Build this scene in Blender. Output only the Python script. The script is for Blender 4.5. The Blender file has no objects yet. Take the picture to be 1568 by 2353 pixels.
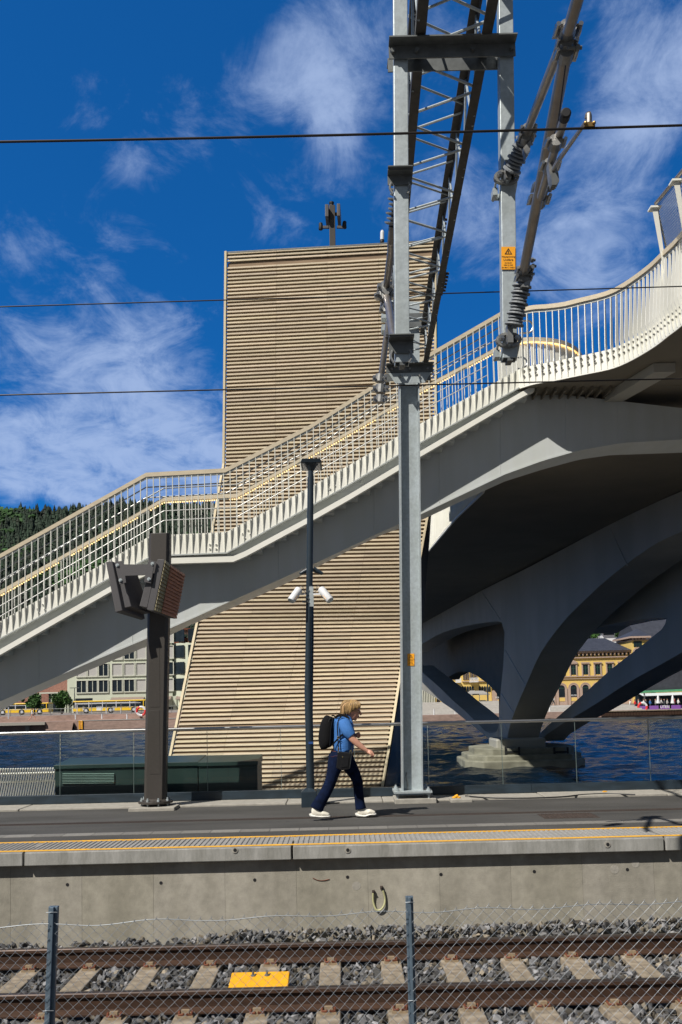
import bpy, bmesh, math, random
from math import radians as R, sin, cos, pi, sqrt, atan
from mathutils import Vector, Matrix, Quaternion, noise as mnoise
V = Vector
rnd = random.Random(7)
scene = bpy.context.scene
col = bpy.context.collection

# ---------------------------------------------------------------- camera
F, PX, PY = 2140.0, 784.0, 1439.0          # focal length and principal point, in 1568-wide picture units
cam_d = bpy.data.cameras.new('camera'); cam = bpy.data.objects.new('camera', cam_d); col.objects.link(cam)
CAMLOC = V((0, 0, 1.7))
CAMR = Matrix.Rotation(R(90 + 4.3), 3, 'X') @ Matrix.Rotation(-atan(0.024), 3, 'Z')
cam.matrix_world = Matrix.Translation(CAMLOC) @ CAMR.to_4x4()
cam_d.sensor_width = 36; cam_d.lens = 36 * F / 2353.0
cam_d.shift_y = (PY - 1176.5) / 2353.0
cam_d.clip_start = 0.1; cam_d.clip_end = 6000
scene.camera = cam

# ---------------------------------------------------------------- world and sun
SUN_EL = R(48); SUN_TO = V((-0.97, -1.0, 0)).normalized() * cos(SUN_EL) + V((0, 0, sin(SUN_EL)))
w = bpy.data.worlds.new('World'); scene.world = w; w.use_nodes = True
nt = w.node_tree; nt.nodes.clear(); N = nt.nodes.new; L = nt.links.new
out = N('ShaderNodeOutputWorld'); bg = N('ShaderNodeBackground'); sky = N('ShaderNodeTexSky')
sky.sky_type = 'NISHITA'; sky.sun_disc = False; sky.sun_elevation = SUN_EL
sky.sun_rotation = math.atan2(SUN_TO.x, SUN_TO.y); sky.air_density = 1.0; sky.dust_density = 0.3; sky.ozone_density = 4.0
tint = N('ShaderNodeMix'); tint.data_type = 'RGBA'; tint.blend_type = 'MULTIPLY'; tint.inputs[0].default_value = 1
tint.inputs[7].default_value = (0.07, 0.59, 1.06, 1)
vadd = N('ShaderNodeVectorMath'); vadd.operation = 'ADD'; vadd.inputs[1].default_value = (0, 0, .19); vnm = N('ShaderNodeVectorMath'); vnm.operation = 'NORMALIZE'
tc0 = N('ShaderNodeTexCoord'); L(tc0.outputs['Generated'], vadd.inputs[0]); L(vadd.outputs[0], vnm.inputs[0]); L(vnm.outputs[0], sky.inputs[0])
L(sky.outputs[0], tint.inputs[6])
tc = N('ShaderNodeTexCoord'); sep = N('ShaderNodeSeparateXYZ'); L(tc.outputs['Generated'], sep.inputs[0])
def wmath(op, a, b=None, c=None):
    n = N('ShaderNodeMath'); n.operation = op
    for i, q in enumerate((a, b, c)):
        if q is None: continue
        if isinstance(q, (int, float)): n.inputs[i].default_value = q
        else: L(q, n.inputs[i])
    return n.outputs[0]
zz = wmath('ADD', wmath('MAXIMUM', sep.outputs[2], 0.0), 0.22)
cx_ = wmath('DIVIDE', sep.outputs[0], zz); cy_ = wmath('DIVIDE', sep.outputs[1], zz)
comb = N('ShaderNodeCombineXYZ'); L(cx_, comb.inputs[0]); L(cy_, comb.inputs[1])
def wnoise(scale, detail, rough, loc, sc=(1, 1, 1), dist=0.0):
    mp = N('ShaderNodeMapping'); L(comb.outputs[0], mp.inputs[0]); mp.inputs['Location'].default_value = loc; mp.inputs['Scale'].default_value = sc
    n = N('ShaderNodeTexNoise'); n.inputs['Scale'].default_value = scale; n.inputs['Detail'].default_value = detail
    n.inputs['Roughness'].default_value = rough; n.inputs['Distortion'].default_value = dist; L(mp.outputs[0], n.inputs['Vector']); return n.outputs[0]
def pdir(x, y):
    return (CAMR @ V(((x - PX) / F, -(y - PY) / F, -1))).normalized()
big = wnoise(2.2, 4, 0.55, (3.1, 1.7, 0))
mid = wnoise(6.0, 7, 0.66, (0.4, 5.2, 0), (1.3, 1.0, 1), 0.7)
fine = wnoise(26.0, 4, 0.6, (7.7, 2.2, 0))
cov = None
CLOUDS = [(740, 110, 0.10, 0.9), (760, 260, 0.075, 0.7), (560, 200, 0.06, 0.4), (1540, 130, 0.11, 1.0), (1500, 260, 0.07, 0.5), (1330, 620, 0.10, 0.8),
          (1370, 430, 0.10, 0.45), (1120, 500, 0.08, 0.45), (640, 510, 0.06, 0.6), (230, 590, 0.06, 0.4), (60, 555, 0.05, 0.5), (110, 800, 0.09, 0.4),
          (360, 800, 0.10, .75), (200, 930, 0.12, .7), (40, 1050, 0.07, 1.5), (160, 1055, 0.06, 1.3), (260, 1090, 0.07, 1.4), (380, 1095, 0.06, 1.3), (480, 1080, 0.05, 1.2), (430, 300, .09, .35), (960, 480, .08, .5), (200, 250, .08, .3), (420, 990, 0.09, 0.6), (300, 395, 0.03, 0.5), (1000, 60, 0.1, .45)]
for (x, y, s, a) in CLOUDS:
    d = pdir(x, y); dp = N('ShaderNodeVectorMath'); dp.operation = 'DOT_PRODUCT'; L(tc.outputs['Generated'], dp.inputs[0]); dp.inputs[1].default_value = d
    e = wmath('MULTIPLY', wmath('EXPONENT', wmath('DIVIDE', wmath('SUBTRACT', dp.outputs['Value'], 1.0), 0.5 * (.62*s)**2)), a)
    cov = e if cov is None else wmath('ADD', cov, e)
dpb = N('ShaderNodeVectorMath'); dpb.operation = 'DOT_PRODUCT'; L(tc.outputs['Generated'], dpb.inputs[0]); dpb.inputs[1].default_value = (0, -.8, .6)
cov = wmath('ADD', cov, wmath('MULTIPLY', wmath('MAXIMUM', dpb.outputs['Value'], 0.0), 0.4))  # extra cloud cover added behind the camera, unseen, for neutral fill light
dens = wmath('ADD', wmath('MULTIPLY', mid, 0.9), wmath('MULTIPLY', big, 0.35))
dens = wmath('ADD', dens, wmath('MULTIPLY', fine, 0.22))
dens = wmath('ADD', dens, wmath('MULTIPLY', wmath('MINIMUM', cov, 1.15), 0.40))
mr = N('ShaderNodeMapRange'); mr.interpolation_type = 'SMOOTHSTEP'; L(dens, mr.inputs[0]); mr.inputs[1].default_value = 0.84; mr.inputs[2].default_value = 1.34
cf = wmath('MULTIPLY', mr.outputs[0], 0.66)
cm = N('ShaderNodeMix'); cm.data_type = 'RGBA'; L(cf, cm.inputs[0]); L(tint.outputs[2], cm.inputs[6]); cm.inputs[7].default_value = (3.9, 4.9, 7.0, 1)
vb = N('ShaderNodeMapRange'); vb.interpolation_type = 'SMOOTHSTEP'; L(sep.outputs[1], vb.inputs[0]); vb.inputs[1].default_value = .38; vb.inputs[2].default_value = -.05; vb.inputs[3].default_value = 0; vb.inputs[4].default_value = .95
veil = N('ShaderNodeMix'); veil.data_type = 'RGBA'; L(vb.outputs[0], veil.inputs[0]); L(cm.outputs[2], veil.inputs[6]); veil.inputs[7].default_value = (.84, 1.0, 1.22, 1)   # grey fill added to the unseen sky behind the camera, neutralises shade
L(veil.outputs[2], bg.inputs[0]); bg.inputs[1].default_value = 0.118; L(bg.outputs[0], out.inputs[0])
sd = bpy.data.lights.new('sun', 'SUN'); sd.energy = 5.0; sd.angle = R(0.5); sd.color = (1, 0.95, 0.87)
so = bpy.data.objects.new('sun', sd); col.objects.link(so); so.rotation_euler = SUN_TO.to_track_quat('Z', 'Y').to_euler(); so.location = (-20, -20, 30)
scene.view_settings.view_transform = 'Standard'; scene.view_settings.look = 'None'; scene.view_settings.exposure = 0.13; scene.view_settings.gamma = 1
scene.cycles.max_bounces = 7; scene.cycles.transparent_max_bounces = 12

# ---------------------------------------------------------------- helpers
def ray(x, y):
    return CAMR @ V(((x - PX) / F, -(y - PY) / F, -1))
def P(x, y, Y):
    d = ray(x, y); return CAMLOC + d * (Y / d.y)
def PZ(x, y, z):
    d = ray(x, y); return CAMLOC + d * ((z - CAMLOC.z) / d.z)
def PP(x, y, a, b=0.05):                     # meets the vertical plane X = a - b*Y
    d = ray(x, y); return CAMLOC + d * (a / (d.x + b * d.y))
def crop(x0, y0, s):                         # reading of an enlarged crop -> picture units
    return lambda x, y: ((x0 + s * x) / 1.7411, (y0 + s * y) / 1.7411)
ORG = {}
class MB:
    def __init__(s): s.v = []; s.f = []; s.c = []; s.cur = None
    def add(s, vs, fs):
        n = len(s.v); s.v += [V(q) for q in vs]; s.f += [tuple(i + n for i in f) for f in fs]; s.c += [s.cur] * len(vs); return s
    def box(s, x0, x1, y0, y1, z0, z1):
        return s.add([(x0,y0,z0),(x1,y0,z0),(x1,y1,z0),(x0,y1,z0),(x0,y0,z1),(x1,y0,z1),(x1,y1,z1),(x0,y1,z1)],
                     [(0,3,2,1),(4,5,6,7),(0,1,5,4),(1,2,6,5),(2,3,7,6),(3,0,4,7)])
    def obox(s, c, ax, ay, az):              # centre and three half-axis vectors
        c = V(c); ax, ay, az = V(ax), V(ay), V(az)
        vs = [c + i*ax + j*ay + k*az for k in (-1,1) for (i,j) in ((-1,-1),(1,-1),(1,1),(-1,1))]
        return s.add(vs, [(0,3,2,1),(4,5,6,7),(0,1,5,4),(1,2,6,5),(2,3,7,6),(3,0,4,7)])
    def beam(s, a, b, w, h, up=(0,0,1), ext=0):
        a, b = V(a), V(b); d = (b - a).normalized(); a = a - d*ext; b = b + d*ext
        side = d.cross(V(up))
        if side.length < 1e-4: side = d.cross(V((0,1,0)))
        side.normalize(); u = side.cross(d).normalized()
        return s.obox((a+b)/2, (b-a)/2, side*w/2, u*h/2)
    def angle(s, a, b, w, t, u, v):          # L profile from a to b, legs along u and v
        a, b, u, v = V(a), V(b), V(u).normalized(), V(v).normalized()
        prof = [(0,0),(w,0),(w,t),(t,t),(t,w),(0,w)]
        return s.prism([a + u*p + v*q for p,q in prof], [b + u*p + v*q for p,q in prof])
    def prism(s, A, B):
        n = len(A); return s.add(list(A) + list(B), [tuple(range(n-1,-1,-1)), tuple(range(n,2*n))] + [(i,(i+1)%n,n+(i+1)%n,n+i) for i in range(n)])
    def tube(s, pts, r, n=8, cap=True):
        pts = [V(p) for p in pts]; m = len(pts); rs = r if isinstance(r, (list, tuple)) else [r]*m
        vs = []; prev = None
        for i, p in enumerate(pts):
            d = (pts[min(i+1,m-1)] - pts[max(i-1,0)])
            d = d.normalized() if d.length > 1e-9 else V((0,0,1))
            ref = prev if prev is not None else (V((0,0,1)) if abs(d.z) < .9 else V((0,1,0)))
            side = d.cross(ref)
            if side.length < 1e-5: side = d.cross(V((1,0,0)))
            side.normalize(); u = side.cross(d).normalized(); prev = u
            for k in range(n):
                t = 2*pi*k/n; vs.append(p + (side*cos(t) + u*sin(t))*rs[i])
        fs = [(i*n+k, i*n+(k+1)%n, (i+1)*n+(k+1)%n, (i+1)*n+k) for i in range(m-1) for k in range(n)]
        if cap: fs += [tuple(range(n-1,-1,-1)), tuple((m-1)*n+k for k in range(n))]
        return s.add(vs, fs)
    def ball(s, c, r, sc=(1,1,1), n=10, m=7):
        c = V(c); vs = [c + V((0,0,-r*sc[2]))]
        for j in range(1, m):
            a = -pi/2 + pi*j/m
            for k in range(n): vs.append(c + V((r*sc[0]*cos(a)*cos(2*pi*k/n), r*sc[1]*cos(a)*sin(2*pi*k/n), r*sc[2]*sin(a))))
        vs.append(c + V((0,0,r*sc[2]))); e = len(vs)-1
        fs = [(0, 1+(k+1)%n, 1+k) for k in range(n)]
        for j in range(m-2): fs += [(1+j*n+k, 1+j*n+(k+1)%n, 1+(j+1)*n+(k+1)%n, 1+(j+1)*n+k) for k in range(n)]
        fs += [(1+(m-2)*n+k, 1+(m-2)*n+(k+1)%n, e) for k in range(n)]
        return s.add(vs, fs)
    def loft(s, rings):
        n = len(rings[0]); vs = [q for r_ in rings for q in r_]; m = len(rings)
        fs = [(i*n+k, i*n+(k+1)%n, (i+1)*n+(k+1)%n, (i+1)*n+k) for i in range(m-1) for k in range(n)]
        return s.add(vs, fs + [tuple(range(n-1,-1,-1)), tuple((m-1)*n+k for k in range(n))])
    def limb(s, pts, n=12, sub=4):           # (centre, ru, rv) with rv along world Y
        cs = [V(p[0]) for p in pts]; out = []
        def cr(a,b,c,d,t): return .5*((2*b)+(c-a)*t+(2*a-5*b+4*c-d)*t*t+(3*b-a-3*c+d)*t*t*t)
        K = len(pts)
        for i in range(K-1):
            i0, i3 = max(i-1,0), min(i+2,K-1)
            for j in range(sub + (1 if i == K-2 else 0)):
                t = j/sub
                out.append((cr(cs[i0],cs[i],cs[i+1],cs[i3],t), max(.002,cr(pts[i0][1],pts[i][1],pts[i+1][1],pts[i3][1],t)), max(.002,cr(pts[i0][2],pts[i][2],pts[i+1][2],pts[i3][2],t))))
        rings = []
        for i, (c, a, b) in enumerate(out):
            d = (out[min(i+1,len(out)-1)][0] - out[max(i-1,0)][0]).normalized()
            v = V((0,1,0)); v = (v - d*v.dot(d))
            if v.length < .05: v = V((1,0,0)) - d*d.x
            v.normalize(); u = d.cross(v).normalized()
            rings.append([c + u*a*cos(2*pi*k/n) + v*b*sin(2*pi*k/n) for k in range(n)])
        return s.loft(rings)
    def build(s, name, mat, parent=None, smooth=False, bevel=0, remesh=0, org=None):
        if parent is not None: o_ = ORG[parent.name]
        elif org is not None: o_ = V(org)
        else:
            xs = [q.x for q in s.v]; ys = [q.y for q in s.v]; o_ = V(((min(xs)+max(xs))/2, (min(ys)+max(ys))/2, min(q.z for q in s.v)))
        me = bpy.data.meshes.new(name); me.from_pydata([q - o_ for q in s.v], [], s.f)
        if any(c is not None for c in s.c):
            at = me.color_attributes.new('Col', 'FLOAT_COLOR', 'POINT')
            flat = []
            for c in s.c: flat += list(c or (1,1,1)) + [1.0]
            at.data.foreach_set('color', flat)
        bm = bmesh.new(); bm.from_mesh(me); bmesh.ops.recalc_face_normals(bm, faces=bm.faces)
        if smooth:
            for f in bm.faces: f.smooth = True
            for e in bm.edges:
                if len(e.link_faces) == 2 and e.calc_face_angle(0) > R(38): e.smooth = False
        bm.to_mesh(me); bm.free()
        me.materials.append(mat); o = bpy.data.objects.new(name, me); col.objects.link(o)
        if parent is not None: o.parent = parent
        else: o.location = o_
        ORG[o.name] = o_
        if bevel:
            b = o.modifiers.new('bevel', 'BEVEL'); b.width = bevel; b.segments = 2; b.limit_method = 'ANGLE'; b.angle_limit = R(40)
        if remesh:
            m = o.modifiers.new('remesh', 'REMESH'); m.mode = 'VOXEL'; m.voxel_size = remesh; m.use_smooth_shade = True
            m2 = o.modifiers.new('smooth', 'SMOOTH'); m2.iterations = 3; m2.factor = .5
        return o
def thing(name, loc, label, cat, group=None):
    o = bpy.data.objects.new(name, None); col.objects.link(o); o.location = loc; o.empty_display_size = .2; ORG[o.name] = V(loc)
    return tag(o, label, cat, group)
def tag(o, label, cat=None, group=None):
    o['label'] = label
    if cat: o['category'] = cat
    if group: o['group'] = group
    return o
def struct(o, k='structure'): o['kind'] = k; return o
def copy_tree(o, parent=None):
    c = o.copy(); col.objects.link(c)
    if parent is not None: c.parent = parent
    ORG[c.name] = ORG[o.name]
    for ch in list(o.children): copy_tree(ch, c)
    return c
def text(s, size, org, ux, uy, mat, parent, name='lettering', align='CENTER', bold=0.0):
    cu = bpy.data.curves.new(name, 'FONT'); cu.body = s; cu.size = 1; cu.align_x = align; cu.extrude = .004; cu.offset = bold
    t = bpy.data.objects.new(name, cu); col.objects.link(t)
    dg = bpy.context.evaluated_depsgraph_get(); dg.update()
    me = bpy.data.meshes.new_from_object(t.evaluated_get(dg)); bpy.data.objects.remove(t)
    ux, uy = V(ux).normalized(), V(uy).normalized(); uz = ux.cross(uy)
    M = Matrix((ux*size, uy*size, uz*size)).transposed().to_4x4(); M.translation = V(org) - ORG[parent.name]
    me.transform(M); me.materials.clear(); me.materials.append(mat)
    o = bpy.data.objects.new(name, me); col.objects.link(o); o.parent = parent; ORG[o.name] = ORG[parent.name]; return o

# ---------------------------------------------------------------- materials
def mat(name, c, rough=.6, metal=0, var=.15, vs=4, bump=0, bs=40, st=(1,1,1), c2=None, attr=False, emit=None, spec=.5, coarse=None):
    m = bpy.data.materials.new(name); m.use_nodes = True; t = m.node_tree; b = t.nodes['Principled BSDF']; n = t.nodes.new; l = t.links.new
    b.inputs['Roughness'].default_value = rough; b.inputs['Metallic'].default_value = metal; b.inputs['Specular IOR Level'].default_value = spec
    tcn = n('ShaderNodeTexCoord'); mp = n('ShaderNodeMapping'); mp.inputs['Scale'].default_value = st; l(tcn.outputs['Object'], mp.inputs[0])
    nz = n('ShaderNodeTexNoise'); nz.inputs['Scale'].default_value = vs; nz.inputs['Detail'].default_value = 7; nz.inputs['Roughness'].default_value = .62; l(mp.outputs[0], nz.inputs['Vector'])
    rp = n('ShaderNodeValToRGB'); l(nz.outputs[0], rp.inputs[0])
    lo = tuple(max(0, q*(1-var)) for q in c); hi = tuple(min(1, q*(1+var)) for q in (c2 or c))
    rp.color_ramp.elements[0].position = .32; rp.color_ramp.elements[1].position = .68
    rp.color_ramp.elements[0].color = (*lo, 1); rp.color_ramp.elements[1].color = (*hi, 1)
    src = rp.outputs[0]
    if coarse:                               # large soft stains: (scale, stretch, strength)
        mp3 = n('ShaderNodeMapping'); mp3.inputs['Scale'].default_value = coarse[1]; l(tcn.outputs['Object'], mp3.inputs[0])
        nc = n('ShaderNodeTexNoise'); nc.inputs['Scale'].default_value = coarse[0]; nc.inputs['Detail'].default_value = 5; l(mp3.outputs[0], nc.inputs['Vector'])
        r3 = n('ShaderNodeValToRGB'); l(nc.outputs[0], r3.inputs[0]); g = 1 - coarse[2]; r3.color_ramp.elements[0].position = .38; r3.color_ramp.elements[1].position = .62
        r3.color_ramp.elements[0].color = (g, g, g*.97, 1); r3.color_ramp.elements[1].color = (1, 1, 1, 1)
        mx = n('ShaderNodeMix'); mx.data_type = 'RGBA'; mx.blend_type = 'MULTIPLY'; mx.inputs[0].default_value = 1; l(src, mx.inputs[6]); l(r3.outputs[0], mx.inputs[7]); src = mx.outputs[2]
    if attr:
        a = n('ShaderNodeVertexColor'); a.layer_name = 'Col'; mx = n('ShaderNodeMix'); mx.data_type = 'RGBA'; mx.blend_type = 'MULTIPLY'; mx.inputs[0].default_value = 1
        l(src, mx.inputs[6]); l(a.outputs[0], mx.inputs[7]); src = mx.outputs[2]
    l(src, b.inputs['Base Color'])
    if bump:
        n2 = n('ShaderNodeTexNoise'); n2.inputs['Scale'].default_value = bs; n2.inputs['Detail'].default_value = 4; l(mp.outputs[0], n2.inputs['Vector'])
        bp = n('ShaderNodeBump'); bp.inputs['Strength'].default_value = bump; bp.inputs['Distance'].default_value = .01; l(n2.outputs[0], bp.inputs['Height']); l(bp.outputs[0], b.inputs['Normal'])
    if emit: b.inputs['Emission Color'].default_value = (*emit[0], 1); b.inputs['Emission Strength'].default_value = emit[1]
    return m
M = {}
M['white'] = mat('white_paint', (.84,.83,.76), .45, var=.04, vs=2, coarse=(1.2,(1,1,.4),.06))
M['girder'] = mat('girder_paint', (.54,.565,.56), .5, var=.02, vs=1.5, coarse=(1.6,(2.2,1,.25),.05))
M['pier'] = mat('pier_steel_paint', (.40,.385,.34), .5, var=.04, vs=.6, coarse=(.5,(1,1,.3),.14))
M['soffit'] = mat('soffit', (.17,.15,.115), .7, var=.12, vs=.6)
M['deckrail'] = mat('handrail_wood', (.56,.48,.35), .6, var=.12, vs=6, st=(1,6,6), bump=.15)
M['baluster'] = mat('baluster_paint', (.66,.66,.60), .45, var=.04)
M['slat'] = mat('timber_slats', (.50,.42,.30), .65, var=.16, vs=5, st=(.5,6,9), attr=True, bump=.25, bs=30)
M['backing'] = mat('timber_backing', (.25,.175,.11), .8, var=.25, vs=3, st=(.5,4,8))
M['edgeboard'] = mat('timber_edge_board', (.66,.56,.38), .6, var=.1, vs=5, st=(5,5,.5))
M['galv'] = mat('galvanised_steel', (.46,.51,.53), .45, metal=.35, var=.13, vs=22, bump=.12, bs=30, coarse=(5,(1,1,.5),.10))
M['galvdark'] = mat('weathered_galvanised_steel', (.16,.17,.17), .5, metal=.5, var=.2, vs=12)
M['chord'] = mat('dull_steel_chord', (.07,.065,.06), .6, metal=.3, var=.25, vs=8)
M['alu'] = mat('aluminium_tube', (.34,.31,.28), .36, metal=.75, var=.14, vs=10)
M['cast'] = mat('cast_fitting', (.30,.30,.29), .45, metal=.7, var=.2, vs=25)
M['insul'] = mat('insulator_rubber', (.21,.225,.24), .6, var=.08, vs=8)
M['black'] = mat('black_rubber', (.012,.012,.013), .6, var=.2)
M['wire'] = mat('copper_contact_wire', (.03,.025,.022), .45, metal=.5, var=.2)
M['bronze'] = mat('bronze_clip', (.35,.22,.08), .4, metal=.8, var=.2)
M['postbrown'] = mat('anthracite_paint', (.055,.048,.042), .5, var=.1, vs=40, coarse=(2,(1,1,.3),.15))
M['housing'] = mat('grey_housing', (.11,.105,.108), .45, metal=.2, var=.12, vs=60)
M['louvre_a'] = mat('olive_louvre', (.34,.30,.19), .5, metal=.1, var=.15, vs=20)
M['louvre_b'] = mat('copper_brown_louvre', (.46,.23,.15), .5, metal=.1, var=.15, vs=12)
M['lampblue'] = mat('blue_black_paint', (.018,.03,.042), .4, var=.12, vs=12)
M['beamblue'] = mat('slate_blue_beam', (.022,.037,.052), .45, var=.15, vs=3, coarse=(3,(1,1,4),.3))
M['green'] = mat('dark_green_cabinet', (.020,.043,.038), .4, var=.1, vs=2, coarse=(1.5,(1,1,1),.2))
M['camwhite'] = mat('camera_white', (.72,.73,.74), .35, var=.05)
M['yellow'] = mat('yellow_plastic', (.85,.40,.01), .5, var=.1, vs=8)
M['yline'] = mat('yellow_line_paint', (.80,.42,.04), .7, var=.12, vs=12, bump=.2)
M['asphalt'] = mat('asphalt', (.075,.072,.067), .9, var=.25, vs=90, bump=.6, bs=160, coarse=(.9,(.6,1.6,1),.32))
M['paving'] = mat('grey_paving_stone', (.20,.19,.175), .85, var=.12, vs=20, attr=True, bump=.3, bs=90)
M['tactile'] = mat('tactile_concrete', (.30,.29,.275), .85, var=.12, vs=25, bump=.2, coarse=(2.5,(1,3,1),.15))
M['concrete'] = mat('cast_concrete', (.36,.335,.285), .85, var=.14, vs=9, attr=True, bump=.3, bs=70, coarse=(1.3,(1.6,1,.4),.26))
M['concrete2'] = mat('edge_slab_concrete', (.34,.335,.315), .85, var=.13, vs=14, bump=.25, bs=70, st=(2.5,1,.6), coarse=(5,(1,1,.15),.30))
M['kerb'] = mat('kerb_concrete', (.33,.31,.27), .9, var=.15, vs=10, bump=.4)
M['trackbed'] = mat('trackbed_gravel', (.07,.068,.064), .95, var=.4, vs=18, bump=.8, bs=40)
M['stone'] = mat('ballast_stone', (.14,.138,.135), .85, var=.3, vs=18, attr=True, bump=.3)
M['rail'] = mat('rusty_rail', (.050,.024,.013), .75, metal=.2, var=.3, vs=14, st=(.5,1,1), bump=.2)
M['railhead'] = mat('worn_rail_head', (.11,.085,.075), .38, metal=.8, var=.15, vs=6, st=(.3,1,1))
M['sleeper'] = mat('concrete_sleeper', (.23,.18,.125), .85, var=.2, vs=9, bump=.3, c2=(.30,.25,.185), coarse=(3,(1,1,1),.25))
M['rust'] = mat('rust_clip', (.17,.055,.028), .7, metal=.3, var=.35, vs=30)
M['pad'] = mat('tan_insulator_pad', (.27,.20,.125), .7, var=.2, vs=30)
M['channel'] = mat('dark_iron_grating', (.05,.035,.028), .8, var=.3, vs=20)
M['fence'] = mat('fence_wire', (.25,.275,.30), .5, metal=.3, var=.15, vs=30)
M['fencepost'] = mat('blue_grey_fence_post', (.12,.165,.21), .45, metal=.3, var=.15, vs=12)
M['steel'] = mat('stainless_steel', (.50,.50,.49), .32, metal=1, var=.06)
M['stone_quay'] = mat('pink_granite_quay', (.36,.25,.21), .85, var=.2, vs=1.2, st=(1,1,3), coarse=(.15,(1,1,3),.2))
M['greystep'] = mat('grey_stone_step', (.42,.40,.37), .85, var=.1, vs=2)
M['pedestal'] = mat('pier_pedestal_stone', (.27,.26,.20), .85, var=.22, vs=1.5, bump=.4, bs=5, coarse=(.8,(1,1,3),.3))
M['street'] = mat('street_paving', (.25,.22,.20), .9, var=.1, vs=.5)
M['yard'] = mat('dark_yard_ballast', (.075,.072,.066), .95, var=.2, vs=.5)
M['land'] = mat('land', (.05,.08,.03), .95, var=.3, vs=.01)
M['skin'] = mat('skin', (.58,.30,.21), .5, var=.08, vs=25)
M['hair'] = mat('blonde_hair', (.38,.245,.11), .55, var=.3, vs=60, st=(1,1,.4), bump=.5, bs=120, attr=True)
M['shirt'] = mat('blue_shirt', (.038,.15,.42), .85, var=.08, vs=30, bump=.15, bs=220)
M['jeans'] = mat('dark_blue_denim', (.003,.008,.030), .9, var=.45, vs=14, bump=.3, bs=90, spec=.15)
M['shoe'] = mat('cream_shoe', (.72,.68,.58), .6, var=.05)
M['sole'] = mat('shoe_sole', (.78,.76,.70), .6, var=.05)
M['bag'] = mat('black_fabric', (.006,.006,.007), .95, var=.2, vs=60, bump=.2, spec=.2)
M['leather'] = mat('black_leather', (.010,.010,.011), .32, var=.2, vs=40, bump=.2)
M['gold'] = mat('gold_buckle', (.8,.6,.2), .3, metal=1, var=.1)
M['sign'] = mat('orange_sign', (.90,.38,.015), .5, var=.04)
M['ink'] = mat('black_ink', (.012,.010,.008), .6, var=.1)
M['led'] = mat('warm_led', (1,.75,.4), .5, emit=((1,.62,.22), 1.3))
M['leaf'] = mat('leaf', (.035,.09,.02), .75, var=.3, vs=1.5, attr=True)
M['needle'] = mat('spruce_needles', (.014,.032,.015), .85, var=.3, vs=.05, attr=True)
M['bark'] = mat('bark', (.08,.055,.035), .9, var=.3, vs=5)
M['earthcable'] = mat('yellow_green_cable', (.46,.45,.24), .5, var=.1)
def water_mat():
    m = bpy.data.materials.new('river_water'); m.use_nodes = True; t = m.node_tree; b = t.nodes['Principled BSDF']; n = t.nodes.new; l = t.links.new
    b.inputs['Base Color'].default_value = (.002,.009,.019,1); b.inputs['Roughness'].default_value = .16; b.inputs['IOR'].default_value = 1.27
    tcn = n('ShaderNodeTexCoord'); prev = None
    for (sc, st, s, dist) in ((1.1,(1,1.6,1),.8,.22), (4.0,(1,1.3,1),.8,.07)):
        mp = n('ShaderNodeMapping'); mp.inputs['Scale'].default_value = st; mp.inputs['Rotation'].default_value = (0,0,R(18)); l(tcn.outputs['Object'], mp.inputs[0])
        z = n('ShaderNodeTexNoise'); z.inputs['Scale'].default_value = sc; z.inputs['Detail'].default_value = 5; z.inputs['Distortion'].default_value = .6; l(mp.outputs[0], z.inputs['Vector'])
        bp = n('ShaderNodeBump'); bp.inputs['Strength'].default_value = s; bp.inputs['Distance'].default_value = dist; l(z.outputs[0], bp.inputs['Height'])
        if prev: l(prev.outputs[0], bp.inputs['Normal'])
        prev = bp
    l(prev.outputs[0], b.inputs['Normal']); return m
M['water'] = water_mat()
def glass_mat(name, tint, fac):
    m = bpy.data.materials.new(name); m.use_nodes = True; t = m.node_tree; t.nodes.clear(); n = t.nodes.new; l = t.links.new
    o = n('ShaderNodeOutputMaterial'); mx = n('ShaderNodeMixShader'); tr = n('ShaderNodeBsdfTransparent'); gl = n('ShaderNodeBsdfGlossy'); fr = n('ShaderNodeFresnel')
    tr.inputs[0].default_value = (*tint, 1); gl.inputs['Roughness'].default_value = .02; gl.inputs[0].default_value = (.9,.95,1,1); fr.inputs[0].default_value = fac
    l(fr.outputs[0], mx.inputs[0]); l(tr.outputs[0], mx.inputs[1]); l(gl.outputs[0], mx.inputs[2]); l(mx.outputs[0], o.inputs[0]); return m
M['glass'] = glass_mat('clear_glass', (.975,.988,.98), 1.25)
M['darkglass'] = mat('dark_tower_glazing', (.012,.010,.009), .35, var=.3, spec=.2)
M['paneedge'] = mat('glass_edge', (.16,.21,.20), .3)
M['window'] = mat('dark_window', (.015,.022,.028), .08, var=.3, vs=.8)
# ================================================================ SETTING
WZ = -2.2
m = MB(); xs = [-62 + .5*i for i in range(249)]; ys = []; y = 24.8
while y < 134.6: ys.append(y); y += .42 + (y-24.8)*.0035
def wave(x, y):
    f = min(1, (y-24.8)/1.5)
    return f*(.14*mnoise.noise(V((x*.35+y*.05, y*.62, 0))) + .11*mnoise.noise(V((x*.8, y*1.15, 4))) + .075*mnoise.noise(V((x*1.5+3, y*1.9, 8))))
nx = len(xs); m.add([V((x, y, WZ + wave(x, y))) for y in ys for x in xs], [(j*nx+i, j*nx+i+1, (j+1)*nx+i+1, (j+1)*nx+i) for j in range(len(ys)-1) for i in range(nx-1)])
struct(m.build('water', M['water'], smooth=True, org=(0,24.8,WZ)))
m = MB(); m.box(-700, -62, 24.8, 134.6, WZ-1.5, WZ); m.box(62, 700, 24.8, 134.6, WZ-1.5, WZ); m.box(-62, 62, 24.8, 134.6, WZ-2, WZ-1); struct(m.build('water', M['water'], org=(0,24.8,WZ-2)))
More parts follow.
